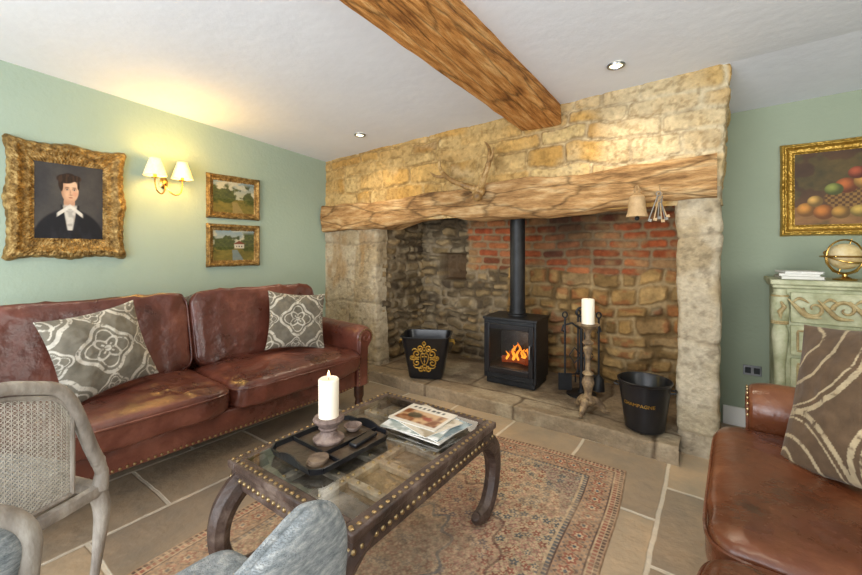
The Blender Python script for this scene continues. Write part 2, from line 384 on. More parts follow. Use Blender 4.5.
def L_back(s,z):
    x=s-2.61
    h1,c1=L_dark(s,z)
    row,col,e,m=layout(s,z,(.072,.078),(.2,.24),31,.016,.006)
    cb=pal(['#8f4a2c','#c0663c','#a85a38','#d08654','#7a4632','#bd8c5e','#b05434'],h01(row,col,3))*(.58+.7*fbm(s*18,z*18,4,6))[...,None]
    cb=mixc(cb,hxa('#ac9266'),sst(.5,.66,fbm(s*4,z*5,4,83))*.65)
    cb=mixc(hxa('#a08868')[None]*np.ones_like(cb),cb,m);hb=.018*m+.014*fbm(s*20,z*20,3,2)
    row,col,e,m=layout(s,z,(.07,.15),(.10,.30),37,.07,.010)
    co_=pal(['#9c7e4e','#bf985e','#cfaa70','#8b6f46','#b28850','#a39270'],h01(row,col,3))*(.52+.75*fbm(s*14,z*14,4,7))[...,None]
    co_=mixc(co_,hxa('#a05c36'),sst(.58,.68,fbm(s*6,z*9,3,87))*.6)
    co_=mixc(mixc(hxa('#7a623f'),hxa('#b59c72'),sst(.4,.6,fbm(s*5,z*5,3,69))),co_,m);ho=.032*m+.022*fbm(s*12,z*12,3,2)
    wob=.30*(fbm(s*2.4,z*2.4,3,41)-.5)
    br=sst(-.01,.01,x+2.12+wob*.2)*sst(-.01,.01,z-1.03-wob)
    st=sst(-.02,.02,x+1.62+wob)*(1-br)
    c=mixc(mixc(c1,co_,st),cb,br);h=h1*(1-br)*(1-st)+hb*br+ho*st
    soot=np.exp(-((x+1.36)/.32)**2)*.35+sst(1.35,1.65,z)*.4+np.exp(-((x+1.0)/.28)**2)*sst(.95,1.25,z)*.6+sst(.45,.15,z)*.25
    soot=np.clip(soot*(.45+1.0*fbm(s*5,z*5,3,61)),0,.82)
    c=mixc(c,hxa('#2a211a'),soot)
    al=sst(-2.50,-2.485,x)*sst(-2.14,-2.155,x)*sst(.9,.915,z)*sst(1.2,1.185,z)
    c=mixc(c,hxa('#5e4630'),al*.75)  # alcove shade painted in as darker brown over the recessed patch
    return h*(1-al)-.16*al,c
def strip(name,path,z0,z1,res,fn,s0=0,smooth=3,kind='structure',xs=None):
    P=[np.array(p,float) for p in path];pts=[]
    for a,b in zip(P[:-1],P[1:]):
        n=max(2,int(np.linalg.norm(b-a)/res))
        for k in range(n): pts.append(a+(b-a)*k/n)
    pts.append(P[-1]);A=np.array(pts)
    for _ in range(smooth):
        A[1:-1]=(A[:-2]+2*A[1:-1]+A[2:])/4
    T=np.gradient(A,axis=0);T/=np.linalg.norm(T,axis=1)[:,None];Nn=np.stack([T[:,1],-T[:,0]],1)
    d=np.concatenate([[0],np.cumsum(np.linalg.norm(np.diff(A,axis=0),axis=1))])+s0
    nz=int((z1-z0)/res)+1;zz=np.linspace(z0,z1,nz)
    S,Z=np.meshgrid(d,zz,indexing='ij')
    h,c=fn(S,Z)
    h=h-.04
    X=A[:,0][:,None]+Nn[:,0][:,None]*h;Y=A[:,1][:,None]+Nn[:,1][:,None]*h
    if xs: X=X+xs(S,Z)
    V=np.stack([X,Y,Z],-1).reshape(-1,3)
    n=nz;I,J=np.meshgrid(np.arange(len(A)-1),np.arange(nz-1),indexing='ij');a=(I*n+J).ravel()
    F=np.stack([a,a+n,a+n+1,a+1],1)
    return obj((V.tolist(),F.tolist()),name,M_stone,cols=c.reshape(-1,3),kind=kind,angle=0)
strip('wall_chimney_breast',[(XL,YC),(.03,YC),(.03,YR+.03)],1.5,2.36,.008,L_breast,smooth=6,xs=lambda s,z:(.07*np.clip(z-1.7,0,1)+.04*(fbm(z*7,s*0,3,5)-.5))*sst(3.0,3.5,s))
strip('wall_pillar_left',[(XL,YC),(-2.71,YC),(-2.71,YC+.14)],0,1.55,.010,L_pill,smooth=6,xs=lambda s,z:(.05*np.clip(.8-z,0,1)+.035*(fbm(z*6,s*0,3,8)-.5))*sst(.55,.75,s))
strip('wall_firebox_left',[(-2.70,YC+.08),(-2.70,3.64)],.05,1.75,.009,L_dark)
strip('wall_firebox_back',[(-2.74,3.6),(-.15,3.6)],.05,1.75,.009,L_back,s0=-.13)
strip('wall_pillar_right',[(-.180,3.62),(-.180,YC),(.015,YC),(.015,YR+.03)],0,1.6,.010,L_pill,smooth=6,xs=lambda s,z:.03*(fbm(z*6,s*1.0,3,18)-.5))
g=G();g.bx(-2.8,-.0,YC+.12,3.7,1.7,1.8);obj(g,'trim_1',M_iron,kind='structure',smooth=False,label='black soffit over the fireplace')  # plain black slab closing the top of the firebox
# hearth slab
def hearth():
    res=.012;x=np.arange(-2.76,-.165,res);prof=[]
    y0=2.66;hh=.098
    for k in range(9): prof.append((y0,hh*k/9,0,-1,0))
    n=int((3.62-y0)/res)
    for k in range(n+1): prof.append((y0+(3.62-y0)*k/n,hh,0,0,1))
    t=np.array([p[1] if p[4]==0 else hh+(p[0]-y0) for p in prof])
    S,T=np.meshgrid(x,t,indexing='ij')
    row,col,e,m=layout(S,T+.25,(.75,.8),(.7,1.1),71,.05,.006)
    c=pal(['#9c8a72','#b5a286','#928169','#a89478'],h01(row,col,3))*(.65+.6*fbm(S*9,T*9,5,5))[...,None]
    c=mixc(c,hxa('#cdbfa2'),sst(.5,.7,fbm(S*4,T*4,4,35))*.5)
    c=mixc(c,hxa('#5f5042'),sst(.45,.7,fbm(S*5,T*5,4,33))*.6*sst(.2,.5,T))
    c=mixc(hxa('#6e5d4a')[None]*np.ones_like(c),c,m)
    h=.006*m+.018*fbm(S*6,T*6,4,9)-.012
    P=np.array(prof);X=S;Y=P[:,0][None,:]+P[:,3][None,:]*h+.05*(fbm(S*3,S*0,2,3)-.5)*sst(.6,.0,T);Z=P[:,1][None,:]+P[:,4][None,:]*h
    V=np.stack([X,Y,Z],-1).reshape(-1,3);n=len(prof)
    I,J=np.meshgrid(np.arange(len(x)-1),np.arange(n-1),indexing='ij');a=(I*n+J).ravel();F=np.stack([a,a+n,a+n+1,a+1],1)
    obj((V.tolist(),F.tolist()),'hearth',M_stone,cols=c.reshape(-1,3),angle=0,label='raised worn stone slab hearth in the fireplace opening',cat='hearth')
hearth()
HZ=.108
# beams
def beam(name,x0,x1,y0,y1,zb,zt,axis,mt,seed,amp=.012,sq=.22,skew=0,hf=.4,**k):
    g=G();N_=240;K=64
    def fn(u,v):
        a=2*pi*v;cx=math.copysign(abs(math.cos(a))**sq,math.cos(a));cz=math.copysign(abs(math.sin(a))**sq,math.sin(a))
        if axis=='x':
            x=x0+(x1-x0)*u;b=zb(x);t=zt(x);y=(y0+y1)/2+(y1-y0)/2*cx;z=(b+t)/2+(t-b)/2*cz
            p=Vector((x*1.3,y*4,z*4))
        else:
            y=y0+(y1-y0)*u;b=zb(y);t=zt(y);x=(x0+x1)/2+(x1-x0)/2*cx+skew*(y1-y);z=(b+t)/2+(t-b)/2*cz
            p=Vector((x*6,y*1.2,z*6))
        w=amp*(mn.noise(p+Vector((seed,0,0)))+.6*mn.noise(p*2.2)+hf*mn.noise(p*5))
        wl=amp*1.6*mn.noise(Vector((u*6+seed,0,0)))+amp*hf*mn.noise(Vector((u*17+seed,0,cz*2)))
        if axis=='x': return (x,y+w*cx,z+(w)*cz+wl)
        return (x+w*cx+wl*.4,y,z+w*cz)
    g.grid(fn,N_,K,False,True)
    n=len(g.v);g.f.append(tuple(range(K)));g.f.append(tuple(reversed(range(n-K,n))))
    return obj(g,name,mt,angle=60,**k)
beam('ceiling_beam',-1.20,-.895,-2.3,2.83,lambda y:H(-1,y)-.145,lambda y:H(-1,y)+.04,'y',M_oak,3,amp=.011,sq=.16,hf=.5,skew=-.032,label='rough hewn orange oak beam running across the ceiling',cat='beam')
lz=lambda x:(x+3.46)/3.5
beam('mantel_beam',XL+.02,.01,2.765,3.02,lambda x:1.43+.10*lz(x)+.015*math.sin(x*2.1),lambda x:1.69+.09*lz(x)+.010*math.sin(x*3.3),'x',M_oakx,9,amp=.026,hf=.40,label='weathered oak lintel beam across the stone fireplace',cat='beam')
# downlights
for i,(x,y) in enumerate([(-.469,2.50),(-2.54,2.46)]):
    t=thing('recessed_downlight','small round chrome recessed ceiling downlight','light',(x,y,H(x,y)-.012),group='ceiling downlights')
    g=G();g.tube([(.042*math.cos(a),.042*math.sin(a),.004) for a in np.linspace(0,2*pi,25)[:-1]],.008,8,closed=True);obj(g,'rim',M_steel,t)
    g=G();g.lathe([(0.0,.004),(.036,.004),(.036,.008)],20);obj(g,'lens',M_bulb,t)
# ------------------------------------------------------------ sofas
def sofa(name,label,loc,rz,mt,hl=1.03,armz=.56,ax=.47,slim=.088,wr=1.0,crown=.22,bt=.68,bh=.255):
    t=thing(name,label,'sofa',loc,rz)
    g=G();g.puff((.02,0,.265),(.47,hl-.12,.070),.12,.12,64,20,.002);obj(g,'base',mt,t)
    g=G()
    def bk(u,v):
        y=(u-.5)*2*(hl-.1);a=2*pi*v
        cx=math.copysign(abs(math.cos(a))**.5,math.cos(a));cz=math.copysign(abs(math.sin(a))**.5,math.sin(a))
        z=.51+.33*cz;return (-.42+.085*cx-.10*(z-.4),y,z)
    g.grid(bk,40,32,False,True);n=len(g.v);g.f.append(tuple(range(32)));g.f.append(tuple(reversed(range(n-32,n))));obj(g,'back_frame',mt,t)
    w=(hl-.11)/2
    for sgn in (-1,1):
        g=G();g.puff((.20,sgn*w,.395),(.345,w-.004,.085),.34,.24,150,60,.010*wr,seed=sgn+3,crown=crown,freq=7)
        sc=obj(g,'seat_cushion',mt,t)
        g=G();g.tube([(.20+.347*math.copysign(abs(math.cos(a))**.24,math.cos(a)),sgn*w+(w-.004)*math.copysign(abs(math.sin(a))**.24,math.sin(a)),.435) for a in np.linspace(0,2*pi,81)[:-1]],.006,6,closed=True);obj(g,'piping',mt,sc)
        g=G();Mb=Matrix.Translation((-.18,sgn*w,bt))@Matrix.Rotation(-.24,4,'Y')
        g.puff((0,0,0),(.14,w-.002,bh),.20,.28,150,70,.012*wr,seed=sgn+8,crown=0,freq=6,M=Mb)
        bc=obj(g,'back_cushion',mt,t)
        g=G()
        g.tube([Mb@Vector((.115,sgn*0+(w-.012)*math.copysign(abs(math.cos(a))**.22,math.cos(a)),(bh-.012)*math.copysign(abs(math.sin(a))**.22,math.sin(a)))) for a in np.linspace(0,2*pi,97)[:-1]],.005,6,closed=True);obj(g,'piping',mt,bc)
    poly=[(-.06,.19),(-.06,.44)]
    for a in np.linspace(pi+.25,-.55,20): poly.append((.025+slim*math.cos(a),armz+slim*.95*math.sin(a)))
    poly+=[(.06,armz-.10),(.055,.19)]
    for sgn in (-1,1):
        g=G();N_=24
        def arm(u,v,sgn=sgn):
            k=min(int(v*len(poly)+.5),len(poly)-1)%len(poly);p=poly[k]
            x=-.47+(ax+.47)*u
            dz=.03*(1-u)**2 if p[1]>.45 else 0
            e=1-.16*max(0,(u-.90)/.10)**2
            return (x,sgn*(hl-.07+p[0]*e),p[1]+dz if p[1]<.45 else armz+(p[1]-armz)*e+dz)
        g.grid(arm,N_,len(poly),False,True);n=len(g.v);K=len(poly)
        g.f.append(tuple(range(K)));g.f.append(tuple(reversed(range(n-K,n))))
        a_=obj(g,'arm',mt,t,bevel=.014,bseg=3)
        r0=slim*.62
        sp=[(.020+(r0-r0*.05*k)*math.cos(2.9-k*.45),armz+(r0-r0*.05*k)*math.sin(2.9-k*.45)) for k in range(19)]
        path=[(ax+.003,sgn*(hl-.07-.035),.21),(ax+.003,sgn*(hl-.07-.038),.40)]+[(ax+.003,sgn*(hl-.07+p[0]),p[1]) for p in sp]
        g=G();g.tube(path,.007,8);obj(g,'scroll_trim',mt,a_)
    g=G()
    def st(x,y,z): g.sph((x,y,z),(.005,.0075,.0075),6,4)
    for y in np.arange(-hl+.2,hl-.19,.028): st(.492,y,.215)
    for sgn in (-1,1):
        for z in np.arange(.21,.44,.026):
            st(ax+.004,sgn*(hl-.07-.045),z);st(ax+.004,sgn*(hl-.07+.042),z)
        for a in np.linspace(pi+.2,-.5,14): st(ax+.004,sgn*(hl-.07+.021+(slim*.84-.010)*math.cos(a)),armz+(slim*.84-.014)*math.sin(a))
    obj(g,'nailhead_trim',M_stud,t,kind='stuff')
    for sx in (-.40,.42):
        for sgn in (-1,1):
            g=G();g.lathe([(.018,0),(.026,.01),(.034,.05),(.026,.08),(.038,.11),(.038,.20)],20,(sx,sgn*(hl-.075),0));obj(g,'foot',M_dkwood,t)
    return t
sofa('sofa','worn oxblood leather two-cushion sofa with rolled studded arms',(-2.70,1.175,0),math.radians(-3),M_leR,hl=1.07)
s2=sofa('sofa','chestnut brown leather sofa with rolled arm beside the cabinet',(.515,1.25,0),math.radians(178),M_leB,hl=1.03,armz=.540,ax=.43,wr=.5,slim=.112,crown=.12)
# ------------------------------------------------------------ scatter cushions
def damask(u,v,bg,fg,kind):
    x=u*2-1;y=v*2-1
    def med(px,py,sc):
        r=np.hypot(px,py)/sc;t=np.arctan2(py,px)
        q=.80+.13*np.cos(4*t)
        l1=np.abs(r-q)<.065
        l2=np.abs(r-(q-.20))<.025
        q2=.36+.12*np.cos(4*t+pi);l3=np.abs(r-q2)<.05
        l4=r<.11
        pet=(np.cos(8*t)>.35)&(r>.15)&(r<.24)
        return l1|l2|l3|l4|pet
    m=np.zeros_like(x,bool)
    if kind==0:
        for a in (-1,0,1):
            for b in (-1,0,1): m|=med(x-a+.06,y-b,.66 if (a+b)%2==0 else .34)
    else:
        for a,b,r0 in ((-.95,.75,1.05),(1.0,-.95,1.0),(1.15,.95,.8),(-.9,-1.1,.85)):
            r=np.hypot(x-a,y-b);t=np.arctan2(y-b,x-a)
            m|=(np.abs(r-r0)<.034);m|=(np.abs(r-r0+.10)<.012);m|=(np.abs(r-r0*.60)<.022)
            m|=(np.abs(r-r0*.34-.05*np.cos(4*t))<.022)
    wob=fbm(u*30,v*30,3,4)
    m=m.astype(float)*sst(.2,.4,wob)
    c=mixc(hxa(bg),hxa(fg),m)*(.76+.46*fbm(u*8,v*8,4,9))[...,None]
    return c
def pillow(name,label,size,th,M,paint,group='patterned scatter cushions',n=150):
    U,W=np.meshgrid(np.linspace(0,1,n+1),np.linspace(0,1,n+1),indexing='ij')
    x=U*2-1;y=W*2-1
    prof=(np.clip(1-np.abs(x)**2.4,0,1)**.55)*(np.clip(1-np.abs(y)**2.4,0,1)**.55)
    wr=.012*(fbm(U*5,W*5,3,len(label))-.5)*prof*3
    k=.10
    X=x*(1-k*(1-y**2))*size/2;Y=y*(1-k*(1-x**2))*size/2
    Zf=th/2*prof+wr+.003;Zb=-th/2*prof-.003
    V=np.concatenate([np.stack([X,Y,Zf],-1).reshape(-1,3),np.stack([X,Y,Zb],-1).reshape(-1,3)])
    c=paint(U,W).reshape(-1,3);C=np.concatenate([c,c])
    N_=n+1;I,J=np.meshgrid(np.arange(n),np.arange(n),indexing='ij');a=(I*N_+J).ravel()
    F1=np.stack([a,a+N_,a+N_+1,a+1],1);o=N_*N_;F2=np.stack([a,a+1,a+N_+1,a+N_],1)+o
    per=[i*N_ for i in range(n)]+[n*N_+j for j in range(n)]+[i*N_+n for i in range(n,0,-1)]+[j for j in range(n,0,-1)]
    F=F1.tolist()+F2.tolist()
    for q in range(len(per)):
        p0=per[q];p1=per[(q+1)%len(per)];F.append([p0,p0+o,p1+o,p1])
    ob=obj((V.tolist(),F),name,M_velvet,cols=C,angle=0,label=label,cat='cushion',group=group);ob.matrix_world=M
    return ob
def frameM(loc,nrm,roll=0):
    z=Vector(nrm).normalized();x=Vector((0,0,1)).cross(z).normalized();y=z.cross(x)
    M=Matrix((x,y,z)).transposed().to_4x4();M=Matrix.Translation(loc)@M@Matrix.Rotation(roll,4,'Z');return M
pillow('scatter_cushion','large taupe velvet cushion with cream damask leaning on the leather sofa',.44,.15,frameM((-2.57,.665,.71),(1,.22,.34),.13),lambda u,v:damask(u,v,'#7d7769','#cdc7b8',0))
pillow('scatter_cushion','smaller taupe damask cushion beside the sofa arm',.43,.14,frameM((-2.55,1.82,.70),(1,-.35,.35),-.12),lambda u,v:damask(u,v,'#746d5f','#c6bfae',0))
pillow('scatter_cushion','brown and cream damask cushion on the tan leather sofa',.55,.17,frameM((.41,1.81,.735),(-1,-.72,.50),.20),lambda u,v:damask(u,v,'#66523e','#bcab8a',1))
# ------------------------------------------------------------ rug
def rugpaint(U,V,W,Hh):
    x=(U-.5)*W;y=(V-.5)*Hh
    d=np.minimum(W/2-np.abs(x),Hh/2-np.abs(y))
    cr=hxa('#cfb795');ru=hxa('#a05f50');bl=hxa('#5f6970');dk=hxa('#5e4a45');pk=hxa('#bd8d7c');tn=hxa('#bb9a7c')
    one=np.ones(U.shape+(3,))
    def cell(px,py,p):
        return (px/p-np.floor(px/p)-.5)*p,(py/p-np.floor(py/p)-.5)*p,np.floor(px/p),np.floor(py/p)
    ax=np.abs(x);ay=np.abs(y)
    c=one*cr
    for (p,off,sd,rad) in ((.050,0,5,.015),(.050,.025,9,.010)):
        cx,cy,ix,iy=cell(ax+off+.02*np.sin(ay*9),ay+off+.02*np.sin(ax*9),p)
        r=np.hypot(cx,cy);t=np.arctan2(cy,cx);k=h01(ix,iy,sd)
        fl=r<(rad+.005*np.cos(5*t+k*6))
        c=mixc(c,np.where((k<.4)[...,None],ru,np.where((k<.7)[...,None],bl,pk)),fl.astype(float)*.9)
        c=mixc(c,cr,(r<.005).astype(float))
    vine=np.abs(np.sin((ax+ .02*np.sin(ay*40))*125)*np.cos((ay+.02*np.sin(ax*40))*115))<.16
    c=mixc(c,dk,(vine&~fl).astype(float)*.5)
    rm=np.hypot(x/.40,y/.60);tm=np.arctan2(y/.60,x/.40);q=1+.05*np.cos(20*tm)
    inm=(rm<q).astype(float)
    c=mixc(c,pk,inm*.25);c=mixc(c,dk,(np.abs(rm-q)<.015).astype(float)*.6);c=mixc(c,cr,(np.abs(rm-q+.04)<.012).astype(float)*.5)
    r2=rm/.5;c=mixc(c,cr,(r2<1+.10*np.cos(12*tm)).astype(float)*.35);c=mixc(c,bl,(np.abs(r2-1-.10*np.cos(12*tm))<.035).astype(float)*.7)
    sp=((W/2-.2-ax)/.26+(Hh/2-.2-ay)/.36)<(1+.08*np.cos(ax*60))
    c=mixc(c,bl,sp.astype(float)*.35)
    s=np.where((W/2-ax)<(Hh/2-ay),y,x)
    b=d<.20
    cb=one*tn
    k=.075;ph=(s/k-np.floor(s/k)-.5)*k;dd=d-.112
    r=np.hypot(ph,dd);t=np.arctan2(dd,ph)
    cb=mixc(cb,ru,(r<.027+.006*np.cos(6*t)).astype(float)*.85);cb=mixc(cb,cr,(r<.016+.004*np.cos(6*t)).astype(float));cb=mixc(cb,bl,(r<.008).astype(float))
    vn=np.abs(dd-.038*np.sin(s/k*2*pi))<.005;cb=mixc(cb,dk,(vn&(r>.030)).astype(float)*.8)
    l2=(np.sin(s*210)*np.sin(d*230)>.40)&(r>.034);cb=mixc(cb,bl,l2.astype(float)*.55)
    c=np.where(b[...,None],cb,c)
    for lo,hi,cc in ((0,.008,tn),(.008,.022,dk),(.022,.028,cr),(.028,.046,ru),(.046,.052,cr),(.052,.058,dk),(.166,.174,dk),(.174,.192,bl),(.192,.2,cr)):
        mm=((d>=lo)&(d<hi)).astype(float)
        c=mixc(c,cc,mm*.85)
    for lo,hi in ((.008,.022),(.028,.046),(.174,.192)):
        mm=((d>=lo)&(d<hi)&(np.sin(s*300)>.2)).astype(float);c=mixc(c,cr,mm*.7)
    wear=sst(.42,.72,fbm(U*9,V*14,5,3));c=mixc(c,hxa('#c9b092'),wear*.4)
    wear2=sst(.5,.8,fbm(U*60,V*90,3,13));c=mixc(c,hxa('#7d675a'),wear2*.4)
    c=c*(.72+.56*fbm(U*120,V*180,2,6))[...,None]
    return c
def rug():
    W,Hh=1.50,2.30;nu,nv=420,640
    U,V=np.meshgrid(np.linspace(0,1,nu+1),np.linspace(0,1,nv+1),indexing='ij')
    X=(U-.5)*W+.006*np.sin(V*17);Y=(V-.5)*Hh+.008*np.sin(U*11);Z=.006+.002*fbm(U*20,V*30,3,2)
    Z[0,:]=Z[-1,:]=0.0005;Z[:,0]=Z[:,-1]=0.0005
    P=np.stack([X,Y,Z],-1).reshape(-1,3);n=nv+1
    I,J=np.meshgrid(np.arange(nu),np.arange(nv),indexing='ij');a=(I*n+J).ravel();F=np.stack([a,a+n,a+n+1,a+1],1)
    obj((P.tolist(),F.tolist()),'rug',M_cloth,cols=rugpaint(U,V,W,Hh).reshape(-1,3),angle=0,loc=(-1.08,1.225,.001),rot=(0,0,math.radians(3)),label='faded cream and rust patterned oriental rug under the coffee table',cat='rug')
rug()
# ------------------------------------------------------------ coffee table
TX,TY=-1.14,1.19;TB=.010
def coffee():
    t=thing('coffee_table','dark wood coffee table with studded rim, glass top and curved legs','table',(TX,TY,TB))
    hx_,hy_=.335,.44
    g=G();fw=.05
    for (x0,x1,y0,y1) in ((-hx_,-hx_+fw,-hy_,hy_),(hx_-fw,hx_,-hy_,hy_),(-hx_+fw,hx_-fw,-hy_,-hy_+fw),(-hx_+fw,hx_-fw,hy_-fw,hy_)):
        g.bx(x0,x1,y0,y1,.410,.438)
    obj(g,'table_frame',M_tabwood,t,bevel=.006)
    g=G()
    for (x0,x1,y0,y1) in ((-hx_+.01,-hx_+.035,-hy_+.01,hy_-.01),(hx_-.035,hx_-.01,-hy_+.01,hy_-.01),(-hx_+.035,hx_-.035,-hy_+.01,-hy_+.035),(-hx_+.035,hx_-.035,hy_-.035,hy_-.01)):
        g.bx(x0,x1,y0,y1,.345,.410)
    obj(g,'apron',M_tabwood,t,bevel=.004)
    a_,b_=hx_-fw+.01,hy_-fw+.01
    g=G();g.add([(-a_,-b_,.4365),(a_,-b_,.4365),(a_,b_,.4365),(-a_,b_,.4365)],[(0,1,2,3)]);obj(g,'glass_panel',M_clear,t,smooth=False)
    M_l=mat('old_door_panel','#514a42','#8c8172','#b5ab99',scale=12,rough=.6,bump=.5)
    g=G();g.bx(-hx_+.03,hx_-.03,-hy_+.03,hy_-.03,.385,.395);obj(g,'door_panel',mat('carved_door_board','#3a322d','#6a5f52','#978b7e',scale=14,rough=.55,bump=.9,bscale=30),t,bevel=.002)
    g=G()
    for i in range(1,3):
        x=-hx_+fw+i*(2*(hx_-fw))/3;g.bx(x-.016,x+.016,-hy_+fw,hy_-fw,.395,.418)
    for i in range(1,5):
        y=-hy_+fw+i*(2*(hy_-fw))/5;g.bx(-hx_+fw,hx_-fw,y-.016,y+.016,.395,.416)
    obj(g,'lattice_bars',M_l,t,bevel=.003)
    g=G()
    for i in range(1,3):
        x=-hx_+fw+i*(2*(hx_-fw))/3
        for y in np.arange(-hy_+.08,hy_-.06,.05): g.sph((x,y,.419),(.007,.007,.005),8,4)
    for i in range(1,5):
        y=-hy_+fw+i*(2*(hy_-fw))/5
        for x in np.arange(-hx_+.08,hx_-.06,.05): g.sph((x,y,.419),(.007,.007,.005),8,4)
    for y in np.arange(-hy_+.015,hy_,.03):
        for sx in (-1,1): g.sph((sx*(hx_-.010),y,.378),(.008,.009,.009),8,5);g.sph((sx*(hx_-.018),y,.439),(.008,.008,.005),8,5)
    for x in np.arange(-hx_+.015,hx_,.03):
        for sy in (-1,1): g.sph((x,sy*(hy_-.010),.378),(.009,.008,.009),8,5);g.sph((x,sy*(hy_-.018),.439),(.008,.008,.005),8,5)
    obj(g,'stud_trim',M_stud,t,kind='stuff')
    for sx in (-1,1):
        for sy in (-1,1):
            pts=[(-.07,.395),(-.02,.38),(.04,.345),(.085,.295),(.105,.235),(.105,.17),(.085,.105),(.05,.055),(.005,.034),(-.045,.036),(-.06,.055)]
            rr=[.035,.044,.046,.044,.040,.037,.036,.036,.034,.028,.018]
            P=[(sx*(hx_-.045),sy*(hy_-.055+o),z) for o,z in pts]
            Q,RR=smooth(P,rr)
            g=G();g.tube(Q,RR,8,up=(1,0,0));obj(g,'leg',M_tabwood,t,bevel=.003,angle=30)
    return t
coffee()
TZ=TB+.4405
# tray
def tray():
    t=thing('tray','black rectangular divided serving tray holding the pillar candle','tray',(-1.235,1.045,TZ+.004),math.radians(-2))
    hx_,hy_,c=.145,.185,.03
    oc=[(-hx_+c,-hy_),(hx_-c,-hy_),(hx_,-hy_+c),(hx_,hy_-c),(hx_-c,hy_),(-hx_+c,hy_),(-hx_,hy_-c),(-hx_,-hy_+c)]
    g=G();g.prism(oc,.0,.007);obj(g,'tray_base',mat('tray_leather','#32281f','#5a4a3b',scale=20,rough=.35,bump=.2),t,smooth=False)
    g=G();n=8
    for i in range(n):
        a=Vector((*oc[i],0));b=Vector((*oc[(i+1)%n],0));d=(b-a).normalized();o=Vector((d.y,-d.x,0))
        top=.024
        N_=10
        for q in range(N_):
            p0=a.lerp(b,q/N_);p1=a.lerp(b,(q+1)/N_)
            def hz(f): return top+(.016*math.sin(pi*min(1,max(0,(f-.2)/.6))) if i in (0,4) else 0)
            h0=hz(q/N_);h1=hz((q+1)/N_)
            v=[p0,p1,p1+o*.008+Vector((0,0,h1)),p0+o*.008+Vector((0,0,h0))];w=[p-o*.006 for p in v]
            g.add([tuple(p) for p in v+w],[(0,1,2,3),(7,6,5,4),(3,2,6,7),(0,4,5,1),(0,3,7,4),(1,5,6,2)])
    obj(g,'tray_rim',M_blackp,t,smooth=False)
    g=G();g.bx(-hx_+.005,hx_-.005,-.083,-.077,.007,.022);g.bx(.055,.061,-.077,hy_-.004,.007,.022);obj(g,'divider',M_blackp,t,smooth=False)
tray()
def flame(parent,z):
    g=G();g.lathe([(0,0),(.004,.004),(.006,.011),(.004,.02),(.0005,.03)],10,(0,0,0));obj(g,'flame',M_cflame,parent,loc=(0,0,z+.008))
    g=G();g.tube([(0,0,z-.004),(.001,0,z+.010)],.0012,6);obj(g,'wick',M_iron,parent)
cx,cy=-1.268,1.055
t=thing('candle_holder','squat turned purple-brown wooden candle holder on the tray','candle holder',(cx,cy,TZ+.012))
g=G();g.lathe([(.060,0),(.062,.010),(.049,.018),(.034,.027),(.030,.040),(.040,.050),(.037,.056),(.045,.066),(.058,.076),(.062,.086),(.056,.094),(0,.094)],36);obj(g,'turned_body',M_distr,t)
t=thing('candle','lit ivory pillar candle on the squat wooden holder','candle',(cx,cy,TZ+.1065))
g=G();g.lathe([(.040,0),(.0405,.148),(.036,.153),(.026,.149),(0,.146)],32);obj(g,'wax',M_wax,t);flame(t,.147)
g=G();g.box((0,0,.009),(.04,.13,.016));obj(g,'remote_control',M_blackp,bevel=.005,loc=(-1.142,1.125,TZ+.013),rot=(0,0,.08),label='black remote control lying in the tray',cat='remote control')
g=G();g.lathe([(0,0),(.022,0),(.035,.014),(.038,.022),(.035,.021),(.022,.005),(0,.005)],24);obj(g,'small_dish',M_distr,loc=(-1.25,1.17,TZ+.013) ,label='small round wooden dish in the tray',cat='dish')
for k in range(3):
    g=G();g.lathe([(0,0),(.036,0),(.036,.006),(0,.006)],28);obj(g,'coaster',mat('coaster_%d'%k,'#3b2a22','#8a7662',scale=20),loc=(-1.165+.003*k,.915+.002*k,TZ+.0125+.0065*k),label='round dark wooden coaster stacked in the tray',cat='coaster',group='coasters in tray')
# magazines
def magcover(kind):
    def p(U,V):
        n=fbm(U*6,V*6,4,kind+3);one=np.ones(U.shape+(3,))
        if kind==3:
            c=one*hxa('#d9d2c4')
            c=mixc(c,hxa('#7d4a2a'),((V>.1)&(V<.72)&(U>.06)&(U<.94)).astype(float));c=mixc(c,hxa('#c6a27a'),((V>.1)&(V<.72)&(U>.06)&(U<.94)).astype(float)*sst(.4,.6,n))
            c=mixc(c,hxa('#2e3a2c'),(np.hypot(U-.35,V-.45)<.15).astype(float)*.8);c=mixc(c,hxa('#8f2e20'),(np.hypot(U-.65,V-.4)<.1).astype(float)*.8)
            c=mixc(c,hxa('#303030'),((V>.80)&(V<.92)&(np.sin(U*60)>-.2)&(U>.1)&(U<.8)).astype(float))
        else:
            c=mixc(one*hxa(['#e4e0d8','#9fb0b4','#cfc6b4','#fff','#dfe3e2'][kind]),hxa(['#a9a295','#4e6068','#8c7a5c','#fff','#6c8078'][kind]),sst(.45,.6,n)*.7)
        return c
    return p
def mag(x,y,z,rz,w,h,th,kind,label):
    nu,nv=40,30;U,V=np.meshgrid(np.linspace(0,1,nu+1),np.linspace(0,1,nv+1),indexing='ij')
    t=thing('magazine',label,'magazine',(x,y,z),rz,group='magazines on the coffee table')
    P=np.stack([(U-.5)*w,(V-.5)*h,th+0*U],-1).reshape(-1,3);n=nv+1
    I,J=np.meshgrid(np.arange(nu),np.arange(nv),indexing='ij');a=(I*n+J).ravel();F=np.stack([a,a+n,a+n+1,a+1],1)
    obj((P.tolist(),F.tolist()),'cover',M_print,t,cols=magcover(kind)(U,V).reshape(-1,3),angle=0)
    g=G();g.box((0,0,th/2-.0003),(w-.002,h-.002,th-.001));obj(g,'pages',M_paper,t,smooth=False)
z=TZ+.004
